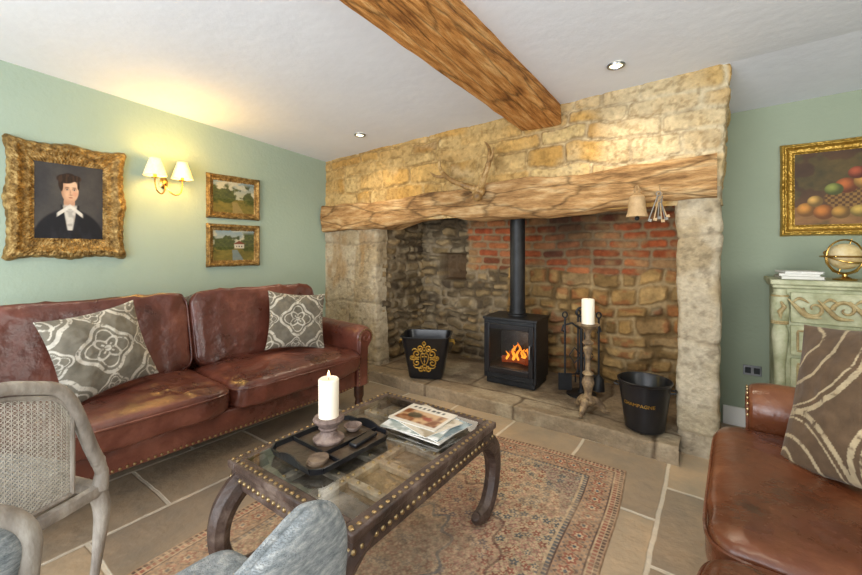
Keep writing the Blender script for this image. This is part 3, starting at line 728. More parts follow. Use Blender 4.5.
for k,(dx,dy,rz,w,h,th,kd,lb) in enumerate([(.01,.0,.0,.30,.23,.006,0,'white magazine at the bottom of the stack'),(.025,.02,-.16,.29,.22,.005,1,'blue-grey covered magazine in the stack'),(-.005,-.02,.14,.28,.215,.005,4,'pale green covered magazine in the stack'),(.0,.01,-.28,.27,.21,.004,2,'beige covered magazine in the stack'),(-.02,.02,.02,.25,.19,.004,3,'food magazine on top of the stack')]):
    mag(-1.045+dx,1.40+dy,z,rz,w,h,th,kd,lb);z+=th+.0008
# ------------------------------------------------------------ pictures
def wallM(side,a,z):
    if side=='L': return Matrix(((0,0,1,XL+.004),(1,0,0,a),(0,1,0,z),(0,0,0,1)))
    return Matrix(((1,0,0,a),(0,0,-1,YR-.004),(0,1,0,z),(0,0,0,1)))
def frame_geo(w,h,fw,dep,orn,sw):
    g=G();npr=640;nt_=22
    per=2*(w+h)
    prof=[0,.55,.85,.8,.95,1.0,.9,.7,.55,.5,.45,.5,.42,.25,.2]
    def fn(u,v):
        s=u*per
        if s<w: p=(-w/2+s,-h/2);loc=s/w;side=w;e=(0,-1)
        elif s<w+h: p=(w/2,-h/2+s-w);loc=(s-w)/h;side=h;e=(1,0)
        elif s<2*w+h: p=(w/2-(s-w-h),h/2);loc=(s-w-h)/w;side=w;e=(0,1)
        else: p=(-w/2,h/2-(s-2*w-h));loc=(s-2*w-h)/h;side=h;e=(-1,0)
        dcorner=min(loc,1-loc)*side
        sx=(w/2-fw)/(w/2);sy=(h/2-fw)/(h/2)
        t=v
        sc=sw*(math.exp(-(dcorner/.06)**2)*1.0+math.exp(-((loc-.5)*side/.07)**2)*.8+.2*abs(math.sin(s*60)))*(1-t)**1.0
        x=p[0]*(1-t+t*sx);y=p[1]*(1-t+t*sy)
        L=math.hypot(p[0],p[1])
        ox=e[0]*sc*.6+p[0]/L*sc*.5;oy=e[1]*sc*.6+p[1]/L*sc*.5
        q=t*14;i=min(int(q),13);z=dep*(prof[i]*(1-(q-i))+prof[i+1]*(q-i))
        band=math.exp(-((t-.35)/.22)**2)
        o=orn*(mn.noise(Vector((x*110,y*110,3)))*.9+band*.55*math.sin(s*95)*math.cos(t*16+math.sin(s*47)*2)+.45*math.cos(s*240)*math.exp(-((t-.9)/.06)**2)+band*(math.exp(-(dcorner/.07)**2)+math.exp(-((loc-.5)*side/.06)**2))*.9)
        z+=o*min(1,t*6)
        return (x+ox,y+oy,max(z,0.0))
    g.grid(fn,npr,nt_,True,False)
    return g
def picture(name,label,side,a,z,w,h,fw,dep,orn,sw,paint,fm,nu=90,nv=90):
    t=thing(name,label,'picture',M=wallM(side,a,z))
    obj(frame_geo(w,h,fw,dep,orn,sw),'picture_frame',fm,t,angle=0)
    cw,ch=w-2*fw+.012,h-2*fw+.012
    U,V=np.meshgrid(np.linspace(0,1,nu+1),np.linspace(0,1,nv+1),indexing='ij')
    P=np.stack([(U-.5)*cw,(V-.5)*ch,.006+0*U],-1).reshape(-1,3);n=nv+1
    I,J=np.meshgrid(np.arange(nu),np.arange(nv),indexing='ij');q=(I*n+J).ravel();F=np.stack([q,q+n,q+n+1,q+1],1)
    obj((P.tolist(),F.tolist()),'canvas',M_oil,t,cols=paint(U,V).reshape(-1,3),angle=0)
    return t
def portrait(U,V):
    one=np.ones(U.shape+(3,));c=mixc(one*hxa('#2b2c33'),hxa('#504d49'),fbm(U*3,V*3,4,2))
    def el(cx,cy,rx,ry,s=.06): return sst(1+s,1-s,np.hypot((U-cx)/rx,(V-cy)/ry))
    body=np.maximum(el(.5,-.05,.52,.45,.04),sst(.02,-.02,np.abs(U-.5)-.13)*(V<.46))
    c=mixc(c,hxa('#16171d'),body)
    c=mixc(c,hxa('#2b2c34'),body*sst(.5,.7,fbm(U*7,V*4,3,12))*.5)
    c=mixc(c,hxa('#b98f74'),el(.49,.49,.080,.10))
    tri=sst(.02,-.01,np.abs(U-.50)-(V+.02)*.20)*sst(.47,.43,V)*(V>.12);c=mixc(c,hxa('#c9c5bb'),tri)
    c=mixc(c,hxa('#8f8c86'),tri*sst(.40,.6,vnoise(U*10,V*26,4))*.6)
    for sg in (-1,1):
        k=sg*(U-.5);cl=sst(.036,.016,np.abs(V-(.44-k*.65)))*sst(-.02,.02,k)*sst(.20,.16,k);c=mixc(c,hxa('#d6d2c8'),cl)
    c=mixc(c,hxa('#d9d5cb'),el(.5,.41,.06,.03,.3));c=mixc(c,hxa('#8f8b84'),el(.5,.395,.03,.014,.4)*.6)
    c=mixc(c,hxa('#2a1d16'),el(.485,.735,.150,.145))
    face=el(.50,.645,.122,.155,.07)
    c=mixc(c,hxa('#d3ab8b'),face)
    c=mixc(c,hxa('#8f6148'),face*sst(.46,.37,U)*.6);c=mixc(c,hxa('#a8775c'),face*sst(.57,.49,V)*.45)
    c=mixc(c,hxa('#e2c1a4'),el(.54,.72,.07,.055,.6)*.5)
    c=mixc(c,hxa('#c4806a'),el(.575,.605,.035,.03,.6)*.5)
    hair=np.clip(el(.44,.800,.130,.062,.12)+el(.58,.812,.08,.042,.15)+el(.380,.71,.024,.08,.2)+el(.620,.72,.018,.055,.2),0,1);c=mixc(c,hxa('#2a1d16'),hair)
    c=mixc(c,hxa('#4e3626'),hair*sst(.5,.7,vnoise(U*40,V*14,9))*.5)
    for ex in (.457,.560):
        c=mixc(c,hxa('#7d543e'),el(ex,.668,.034,.020,.4)*.6)
        c=mixc(c,hxa('#cfc0b0'),el(ex,.660,.020,.007,.4));c=mixc(c,hxa('#1e1614'),el(ex,.660,.010,.009,.4));c=mixc(c,hxa('#3a281e'),el(ex,.690,.034,.005,.5)*.8)
    c=mixc(c,hxa('#996c52'),el(.503,.625,.009,.036,.6)*.6);c=mixc(c,hxa('#8a5a46'),el(.512,.590,.022,.007,.5)*.7)
    c=mixc(c,hxa('#97503f'),el(.510,.555,.028,.008,.5)*.9)
    return c*.95
def land(seed,house):
    def p(U,V):
        one=np.ones(U.shape+(3,));c=mixc(one*hxa('#b8b79a'),hxa('#8fa3a8'),sst(.5,1,V))
        c=mixc(c,hxa('#d9cfae'),sst(.5,.7,fbm(U*4,V*6,4,seed))*.7)
        hor=.42+.05*fbm(U*5,U*0,3,seed);g_=(V<hor).astype(float)
        c=mixc(c,mixc(one*hxa('#5f5a2c'),hxa('#92823e'),fbm(U*9,V*14,4,seed+1)),g_)
        tr=sst(.40,.48,fbm(U*5,V*4,4,seed+5)*.75+.5*np.exp(-((U-.22)/.24)**2)*sst(.2,.5,V)*sst(1,.6,V)+.35*np.exp(-((U-.9)/.18)**2)-.12)
        tr=tr*sst(.22,.36,V)*sst(1.0,.84,V)
        c=mixc(c,mixc(one*hxa('#26301a'),hxa('#5f682e'),fbm(U*22,V*22,3,seed+9)),tr*.95)
        path=(np.abs(U-.5-.25*(.4-V))<.05+.22*(.4-V)).astype(float)*(V<.36);c=mixc(c,hxa('#a8925f') if not house else hxa('#7f97a0'),path*.6)
        if house:
            b=((np.abs(U-.62)<.12)&(V>.40)&(V<.54)).astype(float);c=mixc(c,hxa('#cfc6b0'),b)
            r=((V>.54)&(V<.66-np.abs(U-.62)*.75)).astype(float);c=mixc(c,hxa('#7f4a34'),r*(np.abs(U-.62)<.15))
            for ux in (.56,.62,.68): c=mixc(c,hxa('#3a3a40'),((np.abs(U-ux)<.012)&(np.abs(V-.47)<.025)).astype(float))
        return c*.85
    return p
def still(U,V):
    one=np.ones(U.shape+(3,));c=mixc(one*hxa('#38281a'),hxa('#6b4a2c'),fbm(U*3,V*3,4,2))
    c=mixc(c,mixc(one*hxa('#7d5630'),hxa('#a67844'),fbm(U*8,V*20,3,5)),(V<.26).astype(float))
    def el(cx,cy,rx,ry,s=.05): return sst(1+s,1-s,np.hypot((U-cx)/rx,(V-cy)/ry))
    c=mixc(c,mixc(one*hxa('#3d3a20'),hxa('#6d5a2c'),fbm(U*14,V*14,3,8)),sst(.45,.55,fbm(U*5,V*5,3,19)+.4*np.exp(-((U-.5)/.3)**2-((V-.6)/.25)**2)-.1)*.8)
    rr=random.Random(4)
    c=mixc(c,mixc(one*hxa('#5e3e1e'),hxa('#946c34'),(np.sin(U*120)*np.sin(V*90)>0).astype(float)),el(.50,.36,.26,.16))
    fr=[(.40,.52,.085,.10,'#b5622f'),(.54,.57,.09,.11,'#c48f45'),(.66,.50,.085,.10,'#9c4028'),(.31,.48,.07,.08,'#8a8f43'),(.48,.68,.07,.08,'#a54f30'),
        (.10,.22,.075,.095,'#cc8a3a'),(.235,.18,.08,.10,'#c0742e'),(.17,.33,.06,.075,'#cfa052'),(.36,.17,.07,.085,'#c08c3c'),(.80,.20,.09,.11,'#c09a4c'),(.66,.18,.065,.08,'#ac5430'),(.50,.18,.075,.08,'#c29f4a'),(.92,.28,.06,.085,'#5a3a44')]
    for x,y,a,b,h in fr:
        m=el(x,y,a,b);sh=sst(1.1,0,np.hypot((U-x+.02)/a,(V-y-.025)/b))
        c=mixc(c,hxa(h)*(.3+1.0*sh)[...,None],m)
    for k in range(34):
        x=.76+rr.uniform(-.08,.08);y=.52+rr.uniform(-.16,.14);m=el(x,y,.026,.033);sh=sst(1,0,np.hypot((U-x+.006)/.026,(V-y-.009)/.033))
        c=mixc(c,(hxa('#4c2e44') if k%2 else hxa('#7b7a3a'))*(.4+1.1*sh)[...,None],m)
    return c*.95
picture('framed_portrait','portrait of person in dark coat, white cravat, rococo gilt frame','L',.725,1.545,.575,.72,.118,.042,.009,.020,portrait,M_gold,150,200)
picture('framed_landscape','small woodland landscape painting in narrow gilt frame','L',1.82,1.69,.47,.375,.055,.028,.005,.003,land(3,False),M_gold,110,80)
picture('framed_landscape','small cottage landscape painting in narrow gilt frame','L',1.82,1.268,.47,.365,.055,.028,.005,.003,land(17,True),M_gold,110,80)
picture('framed_still_life','still life painting of fruit basket in wide gilt frame','R',.353+.37,1.62,.74,.60,.07,.04,.005,.003,still,M_gold2,170,130)
# ------------------------------------------------------------ wall sconce
def sconce():
    t=thing('wall_sconce','brass twin-arm wall light with cream pleated shades','lamp',M=wallM('L',1.27,1.745))
    g=G();g.lathe([(0,0),(.03,0),(.032,.008),(.022,.016),(.012,.03),(0,.032)],24,sx=.9,sy=1.5)
    obj(g,'backplate',M_brass,t)
    for sg in (-1,1):
        pts=[(0,-.02,.02),(sg*.015,-.065,.06),(sg*.045,-.095,.09),(sg*.08,-.075,.10),(sg*.092,-.02,.10),(sg*.092,.015,.10)]
        Q,_=smooth(pts,[1]*6)
        g=G();g.tube(Q,.0055,8);a=obj(g,'arm',M_brass,t)
        Mr=Matrix.Translation((sg*.092,.015,.10))@Matrix.Rotation(-pi/2,4,'X')
        g=G();g.lathe([(0,0),(.022,.0),(.026,.006),(.012,.01),(.011,.05),(0,.05)],20,M=Mr);obj(g,'candle_sleeve',M_brass,a)
        g=G();g.sph((sg*.092,.085,.10),(.013,.02,.013),12,8);obj(g,'bulb',M_bulb,a)
        g=G();n=64;vs=[];fs=[]
        for k in range(n):
            an=2*pi*k/n;w=1+.025*(k%2)
            for r,y in ((.072,.035),(.055,.095),(.034,.158)):
                vs.append((sg*.092+r*w*math.cos(an),y,.10+r*w*math.sin(an)))
        for k in range(n):
            for j in range(2):
                a_=k*3+j;b=((k+1)%n)*3+j;fs.append((a_,a_+1,b+1,b))
        g.add(vs,fs)
        g.tube([(sg*.092+.073*math.cos(q),.035,.10+.073*math.sin(q)) for q in np.linspace(0,2*pi,33)[:-1]],.003,6,closed=True)
        g.tube([(sg*.092+.035*math.cos(q),.158,.10+.035*math.sin(q)) for q in np.linspace(0,2*pi,33)[:-1]],.003,6,closed=True)
        obj(g,'lamp_shade',M_shade,a,angle=0)
sconce()
# ------------------------------------------------------------ stove
def stove():
    t=thing('wood_stove','black cast iron wood burning stove on the hearth','stove',(-1.38,3.17,HZ),math.radians(3))
    w,d,h=.225,.165,.56
    g=G()
    g.bx(-w,-w+.02,-d,d,.05,h-.02);g.bx(w-.02,w,-d,d,.05,h-.02);g.bx(-w+.02,w-.02,d-.02,d,.05,h-.02)
    g.bx(-w+.02,w-.02,-d,d-.02,.05,.15);g.bx(-w+.02,w-.02,-d,d-.02,h-.08,h-.02)
    g.bx(-w+.015,w-.015,-d+.02,d-.01,0,.05)
    obj(g,'stove_body',M_iron,t,bevel=.004)
    g=G();g.bx(-w-.008,w+.008,-d-.012,d+.008,h-.022,h);obj(g,'top_plate',M_iron,t,bevel=.004)
    g=G();dz0,dz1=.10,.51;dx=.205;fw=.038
    g.bx(-dx,-dx+fw,-d-.022,-d-.002,dz0,dz1);g.bx(dx-fw,dx,-d-.022,-d-.002,dz0,dz1);g.bx(-dx+fw,dx-fw,-d-.022,-d-.002,dz0,dz0+.045);g.bx(-dx+fw,dx-fw,-d-.022,-d-.002,dz1-.045,dz1)
    dr=obj(g,'door',M_blackp,t,bevel=.004)
    g=G();g.add([(-dx+fw-.005,-d-.010,dz0+.04),(dx-fw+.005,-d-.010,dz0+.04),(dx-fw+.005,-d-.010,dz1-.04),(-dx+fw-.005,-d-.010,dz1-.04)],[(0,1,2,3)]);obj(g,'door_glass',M_clear,dr,smooth=False)
    g=G();g.tube([(dx-.018,-d-.022,.36),(dx-.018,-d-.05,.36),(dx-.018,-d-.055,.32),(dx-.018,-d-.055,.26)],.008,8);obj(g,'handle',M_steel,dr)
    g=G();g.lathe([(.082,0),(.082,.012),(.070,.02),(.068,.06)],28,(0,.03,h));obj(g,'flue_collar',M_iron,t)
    g=G();g.lathe([(.064,.02),(.064,1.03)],28,(0,.03,h));obj(g,'flue_pipe',M_iron,t)
    for a,b,r in (((-.12,-.02,.18),(.12,.03,.19),.03),((-.10,.05,.18),(.11,-.05,.185),.026),((-.06,.0,.225),(.09,.03,.235),.026)):
        g=G();g.tube([a,b],r,10)
        obj(g,'log',bpy.data.materials.get('charred_log') or mat('charred_log','#1a0f08','#6a3410',scale=20,rough=.9,emit='#ff5a10',es=.15),t)
    g=G();rr=random.Random(2)
    for k in range(15):
        x=rr.uniform(-.06,.09);y=rr.uniform(-.06,.05);hh=rr.uniform(.07,.20)*(1-abs(x-.02)*6);r=rr.uniform(.008,.014);lean=rr.uniform(-.03,.03)
        pts=[(x+lean*s*s+.010*math.sin(s*7+k),y,.19+hh*s) for s in np.linspace(0,1,9)]
        g.tube(pts,[max(.001,r*(math.sin(pi*(.25+.75*s))**.9)) for s in np.linspace(0,1,9)],8)
    obj(g,'flames',M_flame,t)
stove()
# ------------------------------------------------------------ fuel bucket with crest
def bucket1():
    t=thing('fuel_bucket','square flared black fireside bucket with gold scroll crest','bucket',(-2.10,2.86,HZ+.004),math.radians(28))
    sy=.85;E=.34
    g=G();g.lathe([(.145,0),(.15,.01),(.215,.36),(.220,.364),(.208,.364),(.142,.015),(0,.015)],64,sy=sy,ex=E);obj(g,'bucket_body',M_blackp,t)
    def sp(v): return math.copysign(abs(v)**E,v)
    g=G();g.tube([(.218*sp(math.cos(a)),.218*sy*sp(math.sin(a)),.363) for a in np.linspace(0,2*pi,65)[:-1]],.0045,8,closed=True);obj(g,'upper_rim',M_iron,t)
    for sg in (-1,1):
        g=G();g.tube([(sg*(.205),-.03,.31),(sg*.235,-.03,.31),(sg*.247,-.02,.285),(sg*.247,.02,.285),(sg*.235,.03,.31),(sg*.205,.03,.31)],.006,8);obj(g,'handle',M_gold2,t)
    g=G()
    def P(x,z,o=.003):
        r=.15+.065*(z-.01)/.35
        f=max(1e-4,1-min(1,abs(x)/r)**(2/E))
        y=-sy*r*f**(E/2)-o;return (x,y,z)
    def tb(l,r):
        Q,_=smooth([(x,z,0) for x,z in l],[1]*len(l),4);g.tube([P(q.x,q.y) for q in Q],r,6)
    tb([(-.028,.225),(.028,.225),(.032,.18),(.018,.14),(0,.125),(-.018,.14),(-.032,.18),(-.028,.225)],.005)
    tb([(0,.22),(0,.13)],.003)
    def spiral(cx,cz,r0,dirn,ph,turn=1.4):
        tb([(cx+r0*(1-q/13)*math.cos(ph+dirn*q*turn*2*pi/12),cz+r0*(1-q/13)*math.sin(ph+dirn*q*turn*2*pi/12)) for q in range(12)],.0065)
    for sg in (-1,1):
        base=0 if sg>0 else pi
        spiral(sg*.065,.225,.036,sg,base-sg*2.2);spiral(sg*.068,.145,.036,-sg,base+sg*2.2)
        spiral(sg*.038,.275,.028,-sg,-pi/2);spiral(sg*.035,.088,.028,sg,pi/2)
        spiral(sg*.105,.19,.024,sg,pi-base+0)
        tb([(sg*.012,.24),(sg*.05,.255),(sg*.085,.27),(sg*.105,.255)],.005)
        tb([(sg*.012,.12),(sg*.05,.10),(sg*.08,.10),(sg*.095,.12)],.005)
        tb([(sg*.0,.30),(sg*.014,.315),(sg*.0,.335)],.006)
    for x,z in ((0,.255),(0,.285),(0,.10),(0,.075),(-.105,.19),(.105,.19),(-.014,.2),(.014,.2),(0,.16)): g.sph(P(x,z),.0085,8,6)
    obj(g,'crest',M_gold2,t)
bucket1()
def bucket2():
    t=thing('champagne_bucket','round black metal bucket with small gold lettering','bucket',(-.36,2.80,HZ+.004))
    g=G();g.lathe([(.105,0),(.112,.006),(.148,.29),(.155,.295),(.157,.303),(.15,.306),(.142,.295),(.105,.012),(0,.012)],44);obj(g,'bucket_body',M_blackp,t)
    for sg in (-1,1):
        g=G();g.tube([(sg*.143,-.03,.25),(sg*.168,-.028,.255),(sg*.172,0,.255),(sg*.168,.028,.255),(sg*.143,.03,.25)],.006,8);obj(g,'handle',M_iron,t)
    try:
        cu=bpy.data.curves.new('lettering','FONT');cu.body='CHAMPAGNE';cu.size=.030;cu.extrude=.0008;cu.align_x='CENTER'
        tmp=bpy.data.objects.new('tmp',cu);COL.objects.link(tmp)
        dg=bpy.context.evaluated_depsgraph_get();me=bpy.data.meshes.new_from_object(tmp.evaluated_get(dg))
        bpy.data.objects.remove(tmp)
        a0=math.radians(-98)
        for v in me.vertices:
            z=.165+v.co.y+.0;r=.112+.036*z/.29+.002+v.co.z;a=a0+v.co.x/.13
            v.co=(r*math.cos(a),r*math.sin(a),z)
        me.materials.clear();me.materials.append(M_gold2)
        o=bpy.data.objects.new('lettering',me);put(o,t)
    except Exception as ex: print('text fail',ex)
bucket2()
# ------------------------------------------------------------ floor candlestick
t=thing('floor_candlestick','tall aged turned wooden candlestick on tripod base','candlestick',(-.71,2.84,HZ+.004),.4)
g=G();g.lathe([(.034,.05),(.056,.065),(.064,.085),(.042,.10),(.024,.12),(.028,.16),(.042,.2),(.037,.23),(.019,.25),(.037,.262),(.037,.272),(.019,.285),(.017,.36),(.024,.41),(.033,.44),(.017,.46),(.037,.475),(.037,.485),(.017,.5),(.019,.54),(.028,.565),(.052,.585),(.074,.6),(.076,.608),(0,.602)],30)
obj(g,'turned_stem',M_brown,t)
for k in range(3):
    a=2*pi*k/3
    pts=[(.02,.085),(.05,.078),(.08,.055),(.10,.028),(.12,.018),(.135,.022)]
    Q,RR=smooth([(r*math.cos(a),r*math.sin(a),z) for r,z in pts],[.030,.030,.024,.019,.017,.011]);g=G();g.tube(Q,RR,10);obj(g,'foot',M_brown,t)
t=thing('candle','white pillar candle on the tall floor candlestick','candle',(-.71,2.84,HZ+.613))
g=G();g.lathe([(.042,0),(.042,.165),(.038,.170),(.02,.166),(0,.165)],28);obj(g,'wax',M_wax,t)
g=G();g.tube([(0,0,.163),(.001,0,.175)],.0012,6);obj(g,'wick',M_iron,t)
# fire tools
t=thing('fire_tool_set','black wrought iron fireside companion set with tools','fire tools',(-.84,3.16,HZ+.004),.5)
g=G();g.lathe([(.11,0),(.11,.012),(.03,.022),(.014,.04),(.012,.60),(0,.60)],24)
g.tube([(.035*math.cos(a),0,.635+.035*math.sin(a)) for a in np.linspace(0,2*pi,17)[:-1]],.008,8,closed=True)
for sg in (-1,1):
    g.tube([(0,0,.50),(sg*.07,0,.55),(sg*.135,0,.53),(sg*.145,0,.49),(sg*.115,0,.48)],.008,8)
    g.tube([(0,sg*0,.52),(0,sg*.06,.53),(0,sg*.10,.51)],.007,8)
    g.tube([(0,0,.30),(sg*.05,0,.36),(sg*.09,0,.30),(sg*.05,0,.24),(0,0,.30)],.006,8)
g.tube([(-.14,0,.14),(0,.07,.14),(.14,0,.14)],.006,8)
obj(g,'stand',M_iron,t)
for k,(x,y) in enumerate([(-.125,-.015),(.125,-.015),(0,-.10),(0,.10)]):
    g=G();g.tube([(x,y,.60),(x,y,.12)],.0075,8)
    g.tube([(x+.018*math.cos(a),y,.615+.022*math.sin(a)) for a in np.linspace(0,2*pi,13)[:-1]],.006,6,closed=True)
    if k==0: g.box((x,y,.10),(.10,.012,.13))
    elif k==1: g.lathe([(.02,.03),(.045,.04),(.038,.13),(.012,.16)],12,(x,y,0))
    elif k==2: g.tube([(x,y,.12),(x,y,.06),(x+.03,y,.09)],.007,8)
    else: g.tube([(x-.02,y,.06),(x-.02,y,.13),(x,y,.16),(x+.02,y,.13),(x+.02,y,.06)],.006,8)
    obj(g,['shovel','brush','poker','tongs'][k],M_iron,t)
# ------------------------------------------------------------ antlers
t=thing('antlers','pair of small roe deer antlers mounted above the mantel beam','antlers',(-1.50,2.72,1.715))
def ant(pl,name):
    g=G()
    for P,r in pl:
        Q,RR=smooth(P,[x*.95 for x in r]);RR=[x*(1+.2*mn.noise(q*60)) for q,x in zip(Q,RR)];g.tube(Q,RR,10)
    obj(g,name,M_bone,t)
g=G();g.sph((0,.0,-.03),(.055,.035,.045),20,14);g.sph((.0,-.02,-.07),(.036,.035,.042),16,10);obj(g,'skull_plate',M_bone,t)
ant([([(-.03,-.01,-.01),(-.10,-.05,.02),(-.19,-.07,.06),(-.28,-.06,.12),(-.34,-.04,.20),(-.34,-.03,.28)],[.028,.024,.022,.020,.015,.003]),
     ([(-.27,-.06,.11),(-.34,-.08,.11),(-.40,-.09,.15)],[.016,.013,.003])],'antler')
ant([([(.03,-.01,-.01),(.07,-.05,.05),(.115,-.07,.13),(.13,-.06,.22),(.11,-.04,.29),(.07,-.03,.34)],[.028,.024,.022,.019,.013,.003]),
     ([(.125,-.06,.17),(.16,-.08,.21),(.175,-.09,.27)],[.015,.012,.003])],'antler')
# hanging bell & keys
t=thing('hanging_bell','small tan metal cow bell hanging from the mantel beam','bell',(-.385,2.68,1.60))
g=G();g.lathe([(.030,-.04),(.042,-.048),(.047,-.08),(.052,-.14),(.062,-.17),(.057,-.17),(.046,-.14),(.03,-.05)],24);obj(g,'bell_body',M_terra,t)
g=G();g.tube([(.0,0,.02),(0.016,0,-.01),(0,0,-.04),(-.016,0,-.01),(0,0,.02)],.006,8);g.sph((0,0,-.04),(.030,.030,.014),14,8);obj(g,'hanger',M_rope,t)
g=G();g.tube([(0,0,-.06),(0,0,-.17)],.003,6);g.sph((0,0,-.18),.014,10,8);obj(g,'clapper',M_iron,t)
t=thing('hanging_key_bunch','bunch of old metal keys on string hanging from mantel beam','keys',(-.265,2.68,1.58))
g=G();g.tube([(0,0,.03),(.003,0,-.02),(0,0,-.05)],.003,6);obj(g,'string',M_rope,t)
M_oldk=mat('old_key_metal','#5d5850','#8c867b',rough=.5,metal=.6,bump=.2)
for k in range(6):
    g=G();a=(k-2.5)*.13;Mr=Matrix.Translation((0,-.004*k,-.05+.02*(k%3)))@Matrix.Rotation(a,4,'Y')
    g.tube([(.012*math.cos(q),0,-.012+.012*math.sin(q)) for q in np.linspace(0,2*pi,15)[:-1]],.003,6,closed=True,M=Mr)
    L_=.12+.03*(k%3);g.tube([(0,0,-.022),(0,0,-L_)],.004,6,M=Mr);g.box((.008,0,-L_+.008),(.016,.004,.016),M=Mr);obj(g,'key',M_oldk if k%2 else M_terra,t)
# ------------------------------------------------------------ dresser
def dresser():
    x0,x1,y0,y1,hh=.275,1.25,3.06,3.465,1.055
    t=thing('dresser','antique carved cream green painted chest of drawers with scrolls','dresser',((x0+x1)/2,(y0+y1)/2,0))
    W=(x1-x0)/2;D=(y1-y0)/2
    g=G();g.bx(-W+.02,W-.02,-D+.03,D,.08,hh-.05);obj(g,'carcass',M_dress,t,bevel=.004)
    g=G();g.bx(-W-.01,W+.01,-D-.005,D,hh-.03,hh);g.bx(-W+.0,W-.0,-D+.01,D,hh-.05,hh-.03);obj(g,'top',M_dress,t,bevel=.008,bseg=3)
    g=G();g.bx(-W,W,-D+.02,D,.0,.08);obj(g,'plinth',M_dress,t,bevel=.006)
    for sg in (-1,1):
        g=G();g.lathe([(.03,.08),(.034,.1),(.026,.13),(.026,.55),(.03,.6),(.036,.68),(.04,.74),(.03,.79),(.026,.8),(.04,.82),(.045,.88),(.04,.95),(.03,.985),(.03,1.0)],20,(sg*(W-.035),-D+.03,0));col_=obj(g,'corner_column',M_dress,t)
        g=G();
        for zz in (.80,.81,.96): g.tube([(sg*(W-.035)+.036*math.cos(a),-D+.03+.036*math.sin(a),zz) for a in np.linspace(0,2*pi,19)[:-1]],.006,6,closed=True)
        g.tube([(sg*(W-.035),-D-.015,.93),(sg*(W-.05),-D-.02,.90),(sg*(W-.03),-D-.022,.87),(sg*(W-.035),-D-.012,.83)],[.006,.012,.014,.004],8)
        obj(g,'column_carving',M_dress2,col_)
    rows=[(.81,.985,'f'),(.62,.795,'d'),(.36,.605,'d'),(.10,.345,'d')]
    for z0,z1,k in rows:
        g=G();g.bx(-W+.08,W-.08,-D+.005,-D+.03,z0,z1);d=obj(g,'drawer',M_dress,t,bevel=.006,bseg=3)
        g=G();zc=(z0+z1)/2;hw=W-.11;hz=(z1-z0)/2-.03
        fr=[(-hw,-D+.002,zc-hz),(hw,-D+.002,zc-hz),(hw,-D+.002,zc+hz),(-hw,-D+.002,zc+hz)]
        P=[]
        for i in range(4):
            a=Vector(fr[i]);b=Vector(fr[(i+1)%4])
            for q in range(12): P.append(a.lerp(b,q/12))
        if k!='f': g.tube(P,.006,8,closed=True)
        if k=='f':
            for sg in (-1,1):
                for m in range(3):
                    c=sg*(.06+.125*m)
                    sp=[(c+sg*(.052*(1-q/18))*math.cos(q*.45),-D-.002,zc+(.052*(1-q/18))*math.sin(q*.45)*(1 if m%2 else -1)) for q in range(17)]
                    g.tube(sp,[.012*(1-q/22) for q in range(17)],8)
                    Q,RR=smooth([(c-sg*.03,-D,zc-.05),(c+sg*.03,-D-.006,zc-.045),(c+sg*.07,-D-.006,zc+.0),(c+sg*.11,-D-.002,zc+.05)],[.004,.012,.012,.003]);g.tube(Q,RR,8)
                    Q,RR=smooth([(c+sg*.02,-D,zc+.03),(c+sg*.06,-D-.004,zc+.055),(c+sg*.09,-D-.002,zc+.03)],[.003,.009,.003]);g.tube(Q,RR,8)
            g.sph((0,-D,zc),(.035,.012,.05),16,10)
        obj(g,'carved_moulding',M_dress2,d)
        if k=='d':
            for sg in (-1,1):
                g=G();g.tube([(sg*.22-.05,-D,zc+.01),(sg*.22-.045,-D-.02,zc-.01),(sg*.22,-D-.026,zc-.025),(sg*.22+.045,-D-.02,zc-.01),(sg*.22+.05,-D,zc+.01)],.005,8);g.sph((sg*.22-.05,-D,zc+.012),.011,10,6);g.sph((sg*.22+.05,-D,zc+.012),.011,10,6);obj(g,'handle',M_gold,d)
    return hh
DT=dresser()
z=DT+.001
for k,(w,d,th,rz,c) in enumerate([(.19,.24,.018,.04,'#c9c5ba'),(.18,.23,.014,-.08,'#e4e1d8'),(.17,.22,.012,.12,'#f0eee8')]):
    t=thing('book','pale cream covered book lying in a small stack on dresser','book',(.41,3.24,z),rz,group='books stacked on the dresser')
    m_=mat('book_cover_%d'%k,c,rough=.6,bump=.1)
    g=G();g.bx(-w/2,w/2,-d/2,d/2,0,.002);g.bx(-w/2,w/2,-d/2,d/2,th-.002,th);g.bx(-w/2,-w/2+.002,-d/2,d/2,.002,th-.002);obj(g,'cover',m_,t,smooth=False)
    g=G();g.bx(-w/2+.003,w/2-.005,-d/2+.004,d/2-.004,.002,th-.002);obj(g,'pages',M_paper,t,smooth=False);z+=th+.0008
t=thing('armillary_globe','brass armillary globe on turned stand on the dresser','globe',(.60,3.20,DT+.001),.5)
g=G();g.lathe([(.05,0),(.052,.008),(.03,.014),(.012,.022),(.012,.035),(0,.035)],28);obj(g,'base',M_brass,t)
cz=.135;r=.095
g=G();g.sph((0,0,cz),.074,32,20);obj(g,'globe_ball',mat('antique_map','#b08a50','#d9c28c','#e8dab4',scale=12,rough=.4,bump=.1),t)
g=G()
for R_,ax in ((r,'m'),(r+.006,'h'),(r-.008,'e')):
    P=[]
    for a in np.linspace(0,2*pi,49)[:-1]:
        c_,s_=math.cos(a)*R_,math.sin(a)*R_
        if ax=='m':P.append((c_,0,cz+s_))
        elif ax=='h':P.append((c_,s_,cz))
        else:P.append((c_,s_*.92,cz+s_*.39))
    g.tube(P,.005,8,closed=True)
g.tube([(-.035,0,cz-.1),(.035,0,cz+.1)],.003,8)
for sg in (-1,1): g.tube([(0,0,.03),(sg*.06,0,.05),(sg*.095,0,.10),(sg*.10,0,cz)],.005,8)
obj(g,'rings',M_brass,t)
